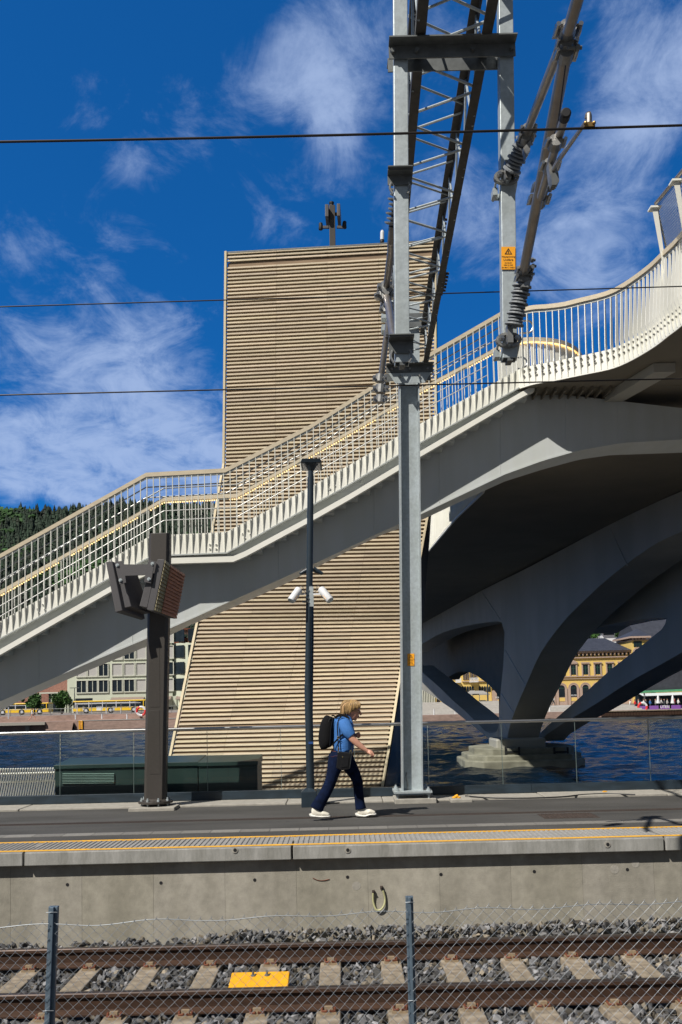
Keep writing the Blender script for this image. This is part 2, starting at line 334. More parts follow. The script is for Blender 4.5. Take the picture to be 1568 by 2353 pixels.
m = MB(); m.box(-1500, 3.0, 139.9, 3000, -6, -.1); m.box(3.0, 28, 151.5, 3000, -6, .3); m.box(28, 1500, 151.5, 3000, -6, -.7); struct(m.build('ground', M['street'], org=(0,134.6,0)))
m = MB(); m.box(-1500, 3.0, 134.6, 139.9, -6, -.93); m.box(3.0, 1500, 134.6, 151.5, -6, -1.5); struct(m.build('quay_walk', M['stone_quay'], org=(0,134.6,0)))
m = MB(); m.box(-30, 30, -6, 11.3, -1.5, -1.12); struct(m.build('trackbed', M['trackbed']))
m = MB(); m.box(-700, 700, -900, -6, -2, -.2); struct(m.build('ground', M['yard'], org=(0,-6,0)))
m = MB(); m.box(-30, 30, 15.7, 24.8, -3.5, -.75); struct(m.build('quay', M['kerb']))
m = MB(); m.box(-30, 30, 11.3, 15.7, -1.2, -.004); struct(m.build('platform_base', M['kerb']))
m = MB(); m.box(-30, 30, 11.62, 14.98, -.003, 0.0); struct(m.build('platform', M['asphalt']))
# paving strip set flush in the asphalt, each stone its own shade
m = MB(); x = -12
while x < 12:
    g = rnd.uniform(.82, 1.12); m.cur = (g, g, g*.98); m.box(x+.003, x+.377, 12.06, 12.30, -.002, .004); x += .38
o = struct(m.build('paving_strip', M['paving'], org=(0,12,0)))
for k, (y0, y1) in enumerate(((10.90, 10.965), (11.56, 11.63))):
    m = MB(); xs = [-12 + .25*i for i in range(97)]
    for i in range(96):
        a = y0 + rnd.uniform(-.006,.006); b = y1 + rnd.uniform(-.008,.008)
        m.box(xs[i], xs[i+1]-.0005, a, b, .002, .0075 + .0004*k)
    struct(m.build('painted_line', M['yline'], org=(0,y0,0)))
# edge slabs
joints = [-7.4, -3.70, 0, 0, 0]
jx = lambda d: (P(d, 1936, 10.85)).x
J = [-8.2, -6.0, jx(54), jx(671), jx(1528), 8.2]
for i in range(len(J)-1):
    a, b = J[i]+.012, J[i+1]-.012
    lab = ['concrete platform edge slab beyond the left side of the picture', 'concrete platform edge slab at the far left end of the platform', 'long concrete platform edge slab left of the dark joint near the walking woman',
           'longest concrete platform edge slab, right of the dark joint, below the steel mast', 'concrete platform edge slab at the right side of the picture beside the grate shadow'][i]
    if i == 0: continue
    t = thing('platform_edge_slab', ((a+b)/2, 10.85, -.16), lab, 'platform slab', 'concrete slabs along the platform edge')
    m = MB(); m.box(a, b, 10.85, 11.62, -.155, -.006); m.build('slab', M['concrete2'], t, bevel=.008)
    m = MB(); m.box(a, b, 10.87, 11.6, -.0055, -.001)
    xx = a + .02
    while xx < b - .03:
        m.prism([V((xx,10.972,-.001)),V((xx+.008,10.972,.009)),V((xx+.026,10.972,.009)),V((xx+.034,10.972,-.001))], [V((xx,11.55,-.001)),V((xx+.008,11.55,.009)),V((xx+.026,11.55,.009)),V((xx+.034,11.55,-.001))]); xx += .0605
    m.build('tactile_ribs', M['tactile'], t)
    for cxp in ([540] if i == 2 else [799, 1396] if i == 3 else []):
        q = P(cxp, 1953 if cxp < 1000 else 1940, 10.85); m = MB(); m.cur = None
        m.tube([q+V((0,.0,0)), q+V((0,-.008,0))], .036, 16); h = m.build('lifting_socket', M['kerb'], t)
        m = MB(); m.tube([q+V((.003,-.006,0)), q+V((.003,-.0115,0))], .020, 12); m.build('socket_hole', M['black'], h)
# retaining wall of the platform
t = thing('platform_wall', (0, 11.05, -1.15), 'grey cast concrete wall under the platform edge behind the rails', 'wall')
m = MB(); seam = P(28, 2050, 11.0).x; w_ = 160*11.05/F; xs = [seam + w_*(i-12) for i in range(26)]
for i in range(25):
    g = rnd.uniform(.92, 1.06); m.cur = (g, g, g*rnd.uniform(.97,1.01)); m.box(xs[i]+.002, xs[i+1]-.002, 10.95, 11.25, -1.4, -.158)
m.cur = (.75,.75,.75); m.box(xs[0], xs[-1], 10.952, 11.24, -1.39, -.16)
m.build('wall_face', M['concrete'], t)
c1 = crop(0, 3100, .893); c2 = crop(1330, 3100, .893)
for (cx0, cy0) in [c1(303,492), c1(722,484), c1(1142,471), c1(1558,458), c2(487,446), c2(905,433), c2(1322,424)]:
    q = P(cx0, cy0, 10.95); m = MB(); m.tube([q + V((0,.01,0)), q + V((0,-.003,0))], .019, 14); m.build('tie_hole', M['black'], t)
for (cx0, cy0, r_) in [c2(108,497)+(.05,), c2(1358,398)+(.045,), c2(1265,424)+(.05,)]:
    q = P(cx0, cy0, 10.95); m = MB(); m.tube([q + V((0,.01,0)), q + V((0,-.0025,0))], r_, 16); m.build('patched_hole', M['kerb'], t)
# kerb behind the platform
t = thing('kerb', (0, 15.2, -.05), 'low worn concrete kerb along the foot of the blue glass balustrade', 'kerb')
m = MB(); x = -10.0
while x < 10:
    l_ = rnd.uniform(1.4, 2.6); m.cur = None; yj = rnd.uniform(-.02,.02); m.box(x, min(10, x+l_)-.01, 14.97+yj, 15.69, -.05, .032+rnd.uniform(-.006,.006)); x += l_
m.build('kerb_stones', M['kerb'], t, bevel=.012)
def plinth(x0, x1, y0, y1, h, lab):
    m = MB(); m.box(x0, x1, y0, y1, -.02, h); o = m.build('concrete_plinth', M['kerb'], bevel=.012); tag(o, lab, 'plinth')
pa, pb = P(300, 1850, 14.7), P(405, 1850, 14.7); plinth(pa.x, pb.x, 14.55, 15.15, .05, 'small concrete plinth under the brown loudspeaker post')
pa, pb = P(908, 1838, 14.7), P(1004, 1838, 14.7); plinth(pa.x, pb.x, 14.72, 15.35, .075, 'concrete plinth under the galvanised steel mast')
pa, pb = P(1035, 1832, 14.8), P(1085, 1832, 14.8); plinth(pa.x, pb.x, 14.74, 15.1, .05, 'short concrete block against the kerb right of the mast')
# drain channel and manhole
m = MB(); x = -9.0
while x < 9: m.box(x, x+.022, 13.24, 13.36, -.001, .005); x += .034
m.box(-9, 9, 13.23, 13.24, -.001, .006); m.box(-9, 9, 13.36, 13.37, -.001, .006)
tag(m.build('drain_channel', M['channel'], org=(0,13.3,0)), 'long thin rusty drain channel grating let into the platform asphalt', 'drain')
m = MB(); m.box(-9, 9, 13.238, 13.362, -.0025, .0008); struct(m.build('channel_bed', M['black'], org=(0,13.3,0)))
g0, g1 = P(1237, 1873, 13.05), P(1360, 1873, 13.05)
t = thing('manhole_grate', ((g0.x+g1.x)/2, 12.95, 0), 'rusty patterned iron grate set in the platform right of the mast', 'grate')
m = MB(); m.box(g0.x, g1.x, 12.62, 13.12, 0, .004); m.build('frame', M['channel'], t)
m = MB()
for i in range(13):
    for j in range(7):
        cx0 = g0.x + .05 + i*(g1.x-g0.x-.1)/12; cy0 = 12.68 + j*.064; m.ball((cx0, cy0, .005), .02, (1,1,.5), 6, 4)
m.build('pattern', M['channel'], t)

# ================================================================ TRACK
RZ = -.87
def rail(yc, lab):
    t = thing('rail', (0, yc, RZ-.205), lab, 'rail', 'rails of the track')
    def ext(name, prof, mt):
        m = MB(); m.prism([V((-14, yc+p, RZ+q)) for p, q in prof], [V((14, yc+p, RZ+q)) for p, q in prof]); m.build(name, mt, t)
    ext('rail_body', [(-.036,-.012),(-.036,-.040),(-.012,-.052),(-.009,-.15),(-.075,-.178),(-.075,-.192),(.075,-.192),(.075,-.178),(.009,-.15),(.012,-.052),(.036,-.040),(.036,-.012)], M['rail'])
    ext('rail_head', [(-.035,-.0119),(-.03,-.002),(0,0),(.03,-.002),(.035,-.0119)], M['railhead'])
rail(8.51, 'nearer rusty steel rail, the one in front of the yellow plate'); rail(10.02, 'farther rusty steel rail, next to the concrete wall')
t0 = thing('sleeper', (-1.44, 9.27, -1.3), 'x', 'sleeper', 'concrete sleepers under the rails')
m = MB(); X = -1.44
prof = [(-.145,-1.3),(.145,-1.3),(.105,-1.062),(-.105,-1.062)]
m.prism([V((X+p,7.82,q)) for p,q in prof], [V((X+p,10.62,q)) for p,q in prof]); m.build('sleeper_block', M['sleeper'], t0, bevel=.012)
for yc in (8.51, 10.02):
    for sgn in (-1, 1):
        m = MB(); y0 = yc + sgn*.125
        for dx in (-.045, .045):
            m.tube([(X+dx, y0-sgn*.045, -1.045), (X+dx*1.3, y0-sgn*.01, -1.02), (X+dx*1.2, y0+sgn*.04, -1.035), (X+dx*.4, y0+sgn*.055, -1.03), (X+dx*.2, y0-sgn*.02, -1.02)], .010, 6)
        c = m.build('rail_clip', M['rust'], t0)
        m = MB(); m.box(X-.07, X+.07, y0-.055, y0+.055, -1.063, -1.042); m.box(X-.035, X+.035, y0+sgn*.02-.02, y0+sgn*.02+.02, -1.042, -.998); m.build('clip_base', M['pad'], c)
ordn = {-3:'hidden', }
names = {}
for k in range(-3, 9):
    o = t0 if k == 0 else copy_tree(t0); o.location = (-1.44 + .625*k, 9.27, -1.3)
    px = int(784 + (o.location.x)*F/9.35)
    if k == 0: lab = 'weathered concrete sleeper second to the left of the yellow plate, between the rails'
    else:
        vis = k + 3
        names_ord = ['leftmost', 'second', 'third', 'fourth', 'fifth', 'sixth', 'seventh', 'eighth', 'ninth', 'tenth', 'eleventh', 'twelfth', 'thirteenth']
        lab = ('weathered concrete sleeper %s from the left edge of the picture' % names_ord[vis])
        if k == 0: lab = ''
        if k == 1: lab = 'weathered concrete sleeper just left of the yellow plate between the rails'
        if k == 2: lab = 'weathered concrete sleeper partly behind the yellow plate between the rails'
    o['label'] = lab
# yellow balise
q0, q1 = P(527, 2250, 9.0), P(663, 2250, 9.0)
t = thing('track_balise', ((q0.x+q1.x)/2, 9.0, -1.06), 'flat yellow plastic signal plate with two bolts between the rails', 'track plate')
m = MB(); m.obox(((q0.x+q1.x)/2, 9.02, -.985), ((q1.x-q0.x)/2,0,0), (0,.20,.035), (0,-.003,.018)); m.build('plate', M['yellow'], t, bevel=.008)
for f in (.38, .62):
    m = MB(); m.tube([(q0.x+(q1.x-q0.x)*f, 9.14, -.96), (q0.x+(q1.x-q0.x)*f, 9.14, -.90)], .012, 8); m.ball((q0.x+(q1.x-q0.x)*f, 9.14, -.945), .028, (1,1,.4), 8, 5); m.build('bolt', M['galvdark'], t)
m = MB(); m.box(q0.x+(q1.x-q0.x)*.83, q0.x+(q1.x-q0.x)*.90, 8.86, 8.92, -.995, -.9905); m.build('data_label', M['camwhite'], t)
# ballast: real stones, one piece of stuff
def hull(r):
    vs = []; n = r.randint(8, 11)
    for _ in range(n):
        a = V((r.gauss(0,1), r.gauss(0,1), r.gauss(0,1))).normalized(); vs.append(V((a.x*r.uniform(.75,1.25), a.y*r.uniform(.6,1.1), a.z*r.uniform(.5,.95))))
    bm = bmesh.new()
    for q in vs: bm.verts.new(q)
    bmesh.ops.convex_hull(bm, input=bm.verts); bm.verts.ensure_lookup_table()
    used = [v for v in bm.verts if v.link_faces]; idx = {v: i for i, v in enumerate(used)}
    out = ([v.co.copy() for v in used], [tuple(idx[v] for v in f.verts) for f in bm.faces]); bm.free(); return out
hulls = [hull(rnd) for _ in range(40)]
m = MB(); r = random.Random(3)
def stone(x, y, z, s):
    vs, fs = r.choice(hulls); q = Quaternion((r.gauss(0,1), r.gauss(0,1), r.gauss(0,1), r.gauss(0,1))).normalized().to_matrix()
    g = r.choice((.35,.5,.7,.9,1.2,1.9)); t_ = r.random(); m.cur = (g*1.0, g*(1.0 if t_ > .25 else .86), g*(1.04 if t_ > .25 else .66))
    m.add([V((x,y,z)) + (q @ v)*s for v in vs], fs)
def in_sleeper(x, y):
    if not 7.80 < y < 10.64: return False
    d = (x + 1.44 + .3125) % .625 - .3125; return abs(d) < .125
for _ in range(13500):
    y = r.uniform(6.6, 11.02); x = r.uniform(-4.9, 4.9)
    if abs(x) > .43*y + .3: continue
    s = r.uniform(.026, .054)
    if in_sleeper(x, y): continue
    if abs(y-8.51) < .10 or abs(y-10.02) < .10: zt = -1.13
    else: zt = -1.095 + .02*mnoise.noise(V((x*1.5,y*1.5,0)))
    if y > 10.6: zt += (y-10.6)*(.08 + .27*max(0, min(1, (x+2.6)/2.2))) + .03*mnoise.noise(V((x*1.3,3,0)))
    if y < 8: zt += .015
    stone(x, y, zt + r.uniform(-.02,.02), s)
for _ in range(330):
    x = r.uniform(-1.9, 4.6); a = mnoise.noise(V((x*1.3,3,0)))
    stone(x, r.uniform(10.78,10.93), -1.03 + .06*min(1,(x+1.9)/2) + .05*a + r.uniform(-.03,.035), r.uniform(.02,.05))
o = m.build('ballast', M['stone']); o['kind'] = 'stuff'; o['label'] = 'grey and brown crushed stone ballast between the sleepers'

# ================================================================ CHAIN LINK FENCE
FY = 5.95
t = thing('chain_link_fence', (0, FY, -1.1), 'low galvanised chain link fence with blue grey posts in front of the rails', 'fence')
def fpost(x0, y0, x1, y1, wpx):
    a = P(x0, y0, FY+.03); b = P(x1, y1, FY+.03); d = (b-a).normalized(); b = a + d*1.5; w_ = wpx*FY/F
    m = MB(); m.obox((a+b)/2, V((w_*.18,0,0)), (b-a)/2, V((0,.03,0))); m.obox((a+b)/2 + V((-w_*.33,.012,0)), V((w_*.17,0,0)), (b-a)/2, V((0,.018,0))); m.obox((a+b)/2 + V((w_*.33,.012,0)), V((w_*.17,0,0)), (b-a)/2, V((0,.018,0)))
    p = m.build('fence_post', M['fencepost'], t, bevel=.003)
    for f in (.02, .42):
        m = MB(); q = a + d*f*1.5; m.tube([q+V((-w_*.6,-.03,0)), q+V((-.0,-.037,.003)), q+V((w_*.6,-.03,.0))], .0022, 5); m.build('tie_wire', M['fence'], p)
fpost(123, 2083, 113, 2353, 21); fpost(941, 2060, 949, 2353, 17)
a = P(-700, 2080, FY); 
fpost(-690, 2098, -690, 2353, 20); fpost(1790, 2040, 1790, 2353, 20)
CW = 24.6*FY/F
bays = [(-4.3, P(118,2083,FY).x, ), (P(130,2083,FY).x, P(936,2060,FY).x), (P(948,2060,FY).x, 2.95)]
bays[0] = (P(-680,2098,FY).x, P(114,2083,FY).x)
def topz(x): return .345 + .012*mnoise.noise(V((x*2.2,0,5))) + .008*sin(x*9) + .012*x
def mx(x, z):
    k = max(0.0, (topz(x) - z)); return V((x + .016*mnoise.noise(V((x*1.4, z*1.4, 2))) + .03*mnoise.noise(V((x*.5,z*.8,9))), FY - .012 + .012*mnoise.noise(V((x*2,z*2,7))), z + .016*mnoise.noise(V((x*1.3, z*1.2, 11)))))
for (xa, xb) in bays:
    m = MB(); n = max(2, int((xb-xa)/CW*2)); cw = (xb-xa)/n; rows = 60; rh = CW*.5
    for i in range(n):
        for side in (0,):
            x0 = xa + i*cw; pts = []
            for k in range(rows):
                ph = (k + i) % 2; xx = x0 + (cw if ph else 0.0); z = topz(xx) + .006 - k*rh; q = mx(xx, z); q.y += (.0025 if ph else -.0025)
                q.x += (.0015 if ph else -.0015); pts.append(q)
            q0_ = pts[0]; pts = ([q0_ + V((.004,0,.010))] if i % 2 else []) + pts
            m.tube(pts, .00155, 4, cap=False)
    m.build('wire_mesh', M['fence'], t)
    m = MB(); pts = [V((xa + (xb-xa)*i/80, FY-.012, topz(xa + (xb-xa)*i/80) - .004)) for i in range(81)]; m.tube(pts, .0024, 5); m.build('top_wire', M['fence'], t)

# ================================================================ GLASS BALUSTRADE
GY = 15.6
t = thing('glass_balustrade', (0, GY, 0), 'clear glass balustrade with steel handrail and blue base beam behind the platform', 'balustrade')
m = MB(); xs = [-9, -6, -3.1, .25, 3.1, 6, 9]
for i in range(6): m.box(xs[i], xs[i+1]-.004, GY, GY+.10, .034, .175)
m.build('base_beam', M['beamblue'], t, bevel=.004)
gx = [ (136 + 168*k - 784)*15.65/F for k in range(-5, 14)]
for a, b in zip(gx[:-1], gx[1:]):
    m = MB(); m.box(a+.006, b-.006, GY+.045, GY+.057, .176, 1.19); gp = m.build('glass_pane', M['glass'], t); m = MB(); m.box(a-.003, a+.003, GY+.042, GY+.060, .176, 1.19); m.build('pane_edge', M['paneedge'], gp)
m = MB(); m.tube([(-9,GY+.05,1.215), (9,GY+.05,1.215)], .028, 14); m.build('handrail', M['steel'], t, smooth=True)
# cable along the kerb
def cable(px, name, lab, mt, rad, Y=14.93):
    m = MB(); pts = [PZ(a, b, .012) if z is None else P(a, b, z) for (a, b, z) in px]; m.tube(pts, rad, 6)
    return tag(m.build(name, mt, smooth=True), lab, 'cable')
def smoothpath(pp, n=6):
    out = []
    for i in range(len(pp)-1):
        p0, p1, p2, p3 = pp[max(i-1,0)], pp[i], pp[i+1], pp[min(i+2,len(pp)-1)]
        for j in range(n):
            t_ = j/n; out.append(tuple(.5*((2*b)+(c-a)*t_+(2*a-5*b+4*c-d)*t_*t_+(3*b-a-3*c+d)*t_**3) for a,b,c,d in zip(p0,p1,p2,p3)))
    out.append(pp[-1]); return out
K = [tuple(PZ(a, b, .012)) for a, b in ((-120,1868),(0,1861),(120,1857),(260,1853),(318,1846),(345,1841))]
m = MB(); m.tube(smoothpath(K), .013, 6); tag(m.build('cable', M['black'], smooth=True), 'black cable on the asphalt running from the left to the brown post', 'cable', )
K = [tuple(PZ(a, b, .012)) for a, b in ((396,1843),(420,1846),(480,1846),(560,1845),(640,1845),(720,1846),(760,1846),(840,1839),(880,1836),(908,1832))]
m = MB(); m.tube(smoothpath(K), .012, 6); tag(m.build('cable', M['black'], smooth=True), 'black cable along the kerb between the brown post and the steel mast', 'cable')
K = [tuple(PZ(a, b, .04)) for a, b in ((1070,1829),(1120,1833),(1200,1834),(1290,1831),(1340,1826),(1390,1824),(1460,1826))]
m = MB(); m.tube(smoothpath(K), .012, 6); tag(m.build('cable', M['black'], smooth=True), 'black cable lying on the kerb right of the steel mast', 'cable')
# litter: yellow peel
q = P(1049, 1825, 14.9); m = MB(); q.z = .06
for (dx, dz, r_) in ((0,.02,.03),(-.035,0,.028),(.035,.0,.026),(.01,.04,.015)): m.ball(q+V((dx,0,dz)), r_, (1.3,.7,.7), 8, 5)
tag(m.build('banana_peel', M['yellow']), 'crumpled yellow peel lying on the short concrete block', 'litter')
q = P(1389, 1819, 15.2); m = MB(); m.ball(q, .022, (1.5,.7,.6), 8, 5); m.ball(q+V((.03,0,0)), .015, (1.3,.7,.6), 8, 5); tag(m.build('paper_scrap', M['yellow']), 'small yellow scrap on the kerb near the right edge', 'litter')
# earth cable loop on the wall
e = crop(1330, 3100, .893); YW = 10.93
t = thing('earthing_cable', tuple(P(*e(205,610), YW)), 'yellow green earthing cable hanging in a loop from two lugs on the concrete wall', 'cable')
m = MB(); m.tube(smoothpath([tuple(P(*e(a,b), yy)) for a,b,yy in ((183,530,10.92),(184,570,10.93),(196,603,10.92),(215,605,10.92),(232,585,10.92),(236,555,10.93),(228,520,10.92))]), .011, 8); m.build('cable_loop', M['earthcable'], t, smooth=True)
for (a, b) in ((184,524),(220,505)):
    q = P(*e(a,b), 10.94); m = MB(); m.box(q.x-.014, q.x+.014, 10.92, 10.95, q.z-.018, q.z+.02); m.tube([q+V((0,.0,.01)), q+V((0,-.04,.01))], .010, 8); m.build('lug', M['channel'], t)
m = MB(); m.tube(smoothpath([tuple(P(*e(a,b), 10.94)) for a,b in ((224,512),(232,535),(236,560))]), .012, 8); m.build('cable_end', M['galvdark'], t)
m = MB(); m.tube(smoothpath([tuple(P(*c1(a,b), 10.944)) for a,b in ((1402,462),(1425,472),(1450,473),(1477,467))]), .004, 5); tag(m.build('wire_scrap', M['rust']), 'thin bent wire sticking out of the concrete wall', 'wire')
# ================================================================ TIMBER TOWER
TW = [ # px left, py left, Yl, px right, py right, Yr   (bottom to top)
 (372,1840,22.4, 868,1862,22.0), (390,1749,22.75, 890,1730,22.35), (454,1433,23.9, 937,1430,24.6), (508,1105,25.0, 980,1191,24.6), (515,1068,25.2, 1000,1070,24.8), (520,581,25.2, 998,550,24.8)]
TL = [P(a[0],a[1],a[2]) for a in TW]; TR = [P(a[3],a[4],a[5]) for a in TW]
def along(pts, z):
    for a, b in zip(pts[:-1], pts[1:]):
        if z <= b.z or b is pts[-1]: 
            t_ = (z-a.z)/(b.z-a.z); return a + (b-a)*t_
ztop = (TL[-1].z + TR[-1].z)/2; zbot = -.75
def edge(z): return along(TL, z), along(TR, z)
back = V((.25, 3.2, 0))
t = thing('timber_tower', tuple((edge(zbot)[0]+edge(zbot)[1])/2), 'tall leaning tower clad in pale horizontal timber slats behind the white stairs', 'tower')
zs = [zbot + .1*i for i in range(int((ztop-.3-zbot)/.1)+1)] + [ztop-.3]
bk = lambda z: V((.25 + .8*max(0, min(1, (7.0-z)/7.5)), 3.2, 0))
fr = [(edge(z)[0]+V((.05,.044,0)), edge(z)[1]+V((-.05,.044,0))) for z in zs]
m = MB()
m.loft([[l, r_, r_+bk(r_.z), l+V((.2,3.2,0))] for l, r_ in fr]); m.build('tower_wall', M['backing'], t)
pitch = .105; z = zbot + .05; i = 0; m = MB(); rr = random.Random(11)
while z < ztop - .03:
    if ztop - .42 < z < ztop - .30: z += pitch*1.0; continue
    l, r_ = edge(z); l2, r2 = edge(z+.05)
    cuts = sorted([0, 1] + [min(.97, max(.03, (.245*k + (.0 if i % 2 else .0)))) for k in range(1,4)])
    dl = (r_-l); n_ = V((dl.y, -dl.x, 0)).normalized()*-1
    for a, b in zip(cuts[:-1], cuts[1:]):
        g = rr.uniform(.84, 1.12); m.cur = (g, g*rr.uniform(.97,1.0), g*rr.uniform(.92,1.0))
        A, B = l + dl*(a+.0004), l + dl*(b-.0004); A2, B2 = l2 + (r2-l2)*(a+.0004), l2 + (r2-l2)*(b-.0004)
        o_ = V((0,.055,0)); dz = V((0,0,.052)); zz_ = V((0,0,z))
        s_ = V((0,.010,0))
        m.prism([A, A+o_, A2+o_, A2+s_], [B, B+o_, B2+o_, B2+s_])
    z += pitch; i += 1
m.build('slats', M['slat'], t)
for side, pts, off in ((-1, 0, 0), (1, 1, 0)):
    m = MB(); zz2 = [q for q in zs] + [ztop+.02]
    rings = []
    for z in zz2:
        e0 = edge(z)[pts]; a = e0 + V((-.045 if side < 0 else -.01, -.03, 0)); rings.append([a, a+V((.06,0,0)), a+V((.06,.16,0)), a+V((0,.16,0))])
    m.loft(rings); m.build('edge_board', M['edgeboard'], t)
m = MB(); rings = []
for z in zs:
    e0 = edge(z)[1] + V((.05,.13,0)); rings.append([e0, e0+bk(z)*.92, e0+bk(z)*.92+V((.04,0,0)), e0+V((.04,0,0))])
m.loft(rings); m.build('side_glazing', M['darkglass'], t)
l, r_ = edge(ztop); m = MB(); m.prism([l+V((0,0,-.03)), r_+V((0,0,-.03)), r_+back, l+V((.2,3.2,0))], [l+V((0,0,.012)), r_+V((0,0,.012)), r_+back+V((0,0,.04)), l+V((.2,3.2,.04))]); m.build('roof', M['galvdark'], t)
# camera mast and aerial on the tower
c3 = crop(1230, 780, .236)
def q3(x, y, d=0): return P(*c3(x, y), 25.2+d)
b0 = q3(430, 900); t = thing('camera_mast', tuple(b0), 'black mast with two round cameras and two box antennas on top of the timber tower', 'camera mast')
wpx = .1355*25.2/F
m = MB(); m.beam(b0, q3(420,195), 105*wpx, 105*wpx, up=(0,1,0)); m.build('pole', M['postbrown'], t, bevel=.01)
m = MB(); m.tube([q3(412,195), q3(412,165)], 40*wpx, 12); m.tube([q3(412,163), q3(412,150)], 26*wpx, 12); m.tube([q3(412,150), q3(412,125), q3(412,120)], [42*wpx, 44*wpx, 34*wpx], 12); m.build('beacon', M['black'], t)
for (x0, x1, y0, y1) in ((305,362,235,440), (505,558,222,430)):
    m = MB(); A = [q3(x0,y0), q3(x1,y0), q3(x1,y1), q3(x0,y1)]; m.prism([a+V((0,-.25,0)) for a in A], [a+V((.03,.35,-.06)) for a in A]); m.build('box_antenna', M['housing'], t, bevel=.01)
    m = MB(); m.beam((A[0]+A[2])/2, q3(420,(y0+y1)/2), .05, .08); m.build('bracket', M['black'], t)
for (x0, xa, y0, y1, s_) in ((228,360,470,590,-1), (632,500,443,565,1)):
    m = MB(); m.tube([q3(x0,y1), q3(x0,y1-8), q3(x0+s_*-4,(y0+y1)/2), q3(x0+s_*2,y0+12), q3(x0+s_*2,y0)], [34*wpx,38*wpx,38*wpx,33*wpx,18*wpx], 14); c = m.build('dome_camera', M['black'], t, smooth=True)
    m = MB(); m.beam(q3(x0,550), q3(xa,545), .06, 40*wpx); m.build('arm', M['housing'], c)
t = thing('aerial', tuple(q3(1270,805)), 'small silver rod aerial on the roof edge of the timber tower', 'aerial')
m = MB(); m.tube([q3(1268,805), q3(1270,760)], .06, 8); m.build('foot', M['black'], t)
m = MB(); m.tube([q3(1270,760), q3(1272,640), q3(1273,610), q3(1273,596)], [.055,.055,.045,.015], 10); m.build('rod', M['camwhite'], t)

# ================================================================ STAIRS
YS = 17.0; YB = 18.9
def interp(pts, x):
    if x <= pts[0][0]: a, b = pts[0], pts[1]
    else:
        for a, b in zip(pts[:-1], pts[1:]):
            if x <= b[0]: break
    return a[1] + (b[1]-a[1])*(x-a[0])/(b[0]-a[0])
RT = [(-110,1331),(0,1273),(336,1086),(518,1076),(713,976),(872,875),(999,804),(1150,717),(1204,693)]      # top of the wooden handrail
FT = [(-110,1485),(0,1428),(246,1290),(349,1229),(385,1229),(508,1223),(521,1222),(641,1159),(804,1068),(919,1000),(999,955),(1194,848)]  # fascia top
FB = [(-110,1525),(0,1466),(246,1330),(349,1276),(521,1269),(641,1202),(804,1111),(919,1042),(999,997),(1194,889)]
SB = [(-110,1563),(0,1505),(256,1359),(395,1295),(536,1291),(564,1279),(708,1202),(804,1148),(921,1078),(962,1052),(1194,916),(1230,897)]  # stringer bottom
FRT = [(-110,1414),(0,1357),(377,1142),(544,1134),(559,1126),(804,987),(999,873),(1145,795)]
t = thing('stairway', tuple(P(500,1300,YS)), 'white steel stairs with pale wooden handrails rising from left to right across the timber tower', 'stairway')
def stripY(name, top, bot, y0, y1, mt, x0=-110, x1=1194, par=None, extra=()):
    xs = sorted(set([x0, x1] + [p[0] for p in top if x0 < p[0] < x1] + [p[0] for p in bot if x0 < p[0] < x1]))
    m = MB(); rings = []
    for x in xs:
        a = P(x, interp(top, x), y0); b = P(x, interp(bot, x), y0); rings.append([a, b, V((b.x, y1, b.z)), V((a.x, y1, a.z))])
    m.loft(rings); return m.build(name, mt, par or t)
up = lambda pts, d: [(a, b-d) for a, b in pts]
stripY('fascia', FT, FB, YS, YS+.012, M['white'])
stripY('stringer_web', up(FB, 3), SB, YS+.13, YS+.15, M['girder'], x1=1228)
stripY('stringer_flange', up(SB, 13), up(SB, 0), YS-.015, YS+.128, M['white'], x1=1229)
stripY('fascia_lip', up(FB, -.5), up(FB, -2.6), YS-.02, YS+.128, M['girder'])
stripY('handrail', RT, up(RT, -9.5), YS-.03, YS+.05, M['deckrail'], x1=1204)
stripY('handrail_underplate', up(RT, -10), up(RT, -14), YS-.012, YS+.035, M['girder'], x1=1204)
stripY('stair_soffit', up(SB, 30), up(SB, 22), YS+.16, YB+.05, M['girder'], x1=1228)
stripY('far_fascia', up(FT,-58), up(FB,-62), YB+.05, YB+.062, M['white'])
stripY('far_handrail', FRT, up(FRT, -9), YB-.03, YB+.05, M['deckrail'], x1=1145)
stripY('far_underplate', up(FRT, -9.3), up(FRT, -12), YB-.012, YB+.035, M['girder'], x1=1145)
# balusters: tapered steel blades standing out from the fascia
x = -103; nb = 0
while x < 1198:
    w_ = .013; a = P(x, interp(RT, x)+13, YS); b = P(x, interp(FT, x), YS); c = P(x, interp(FB, x)-2, YS)
    zt, zf, zb = a.z, b.z, c.z; X = b.x; m = MB()
    prof = [(YS+.012, zt), (YS-.03, zt), (YS-.05, zf), (YS-.048, zf-.03), (YS-.012, zb), (YS-.0005, zb), (YS-.0005, zf), (YS-.035, zf+.004)]
    m.prism([V((X-w_/2, y, z)) for y, z in prof], [V((X+w_/2, y, z)) for y, z in prof]); m.build('baluster', M['baluster'], t); nb += 1
    x += 14.75
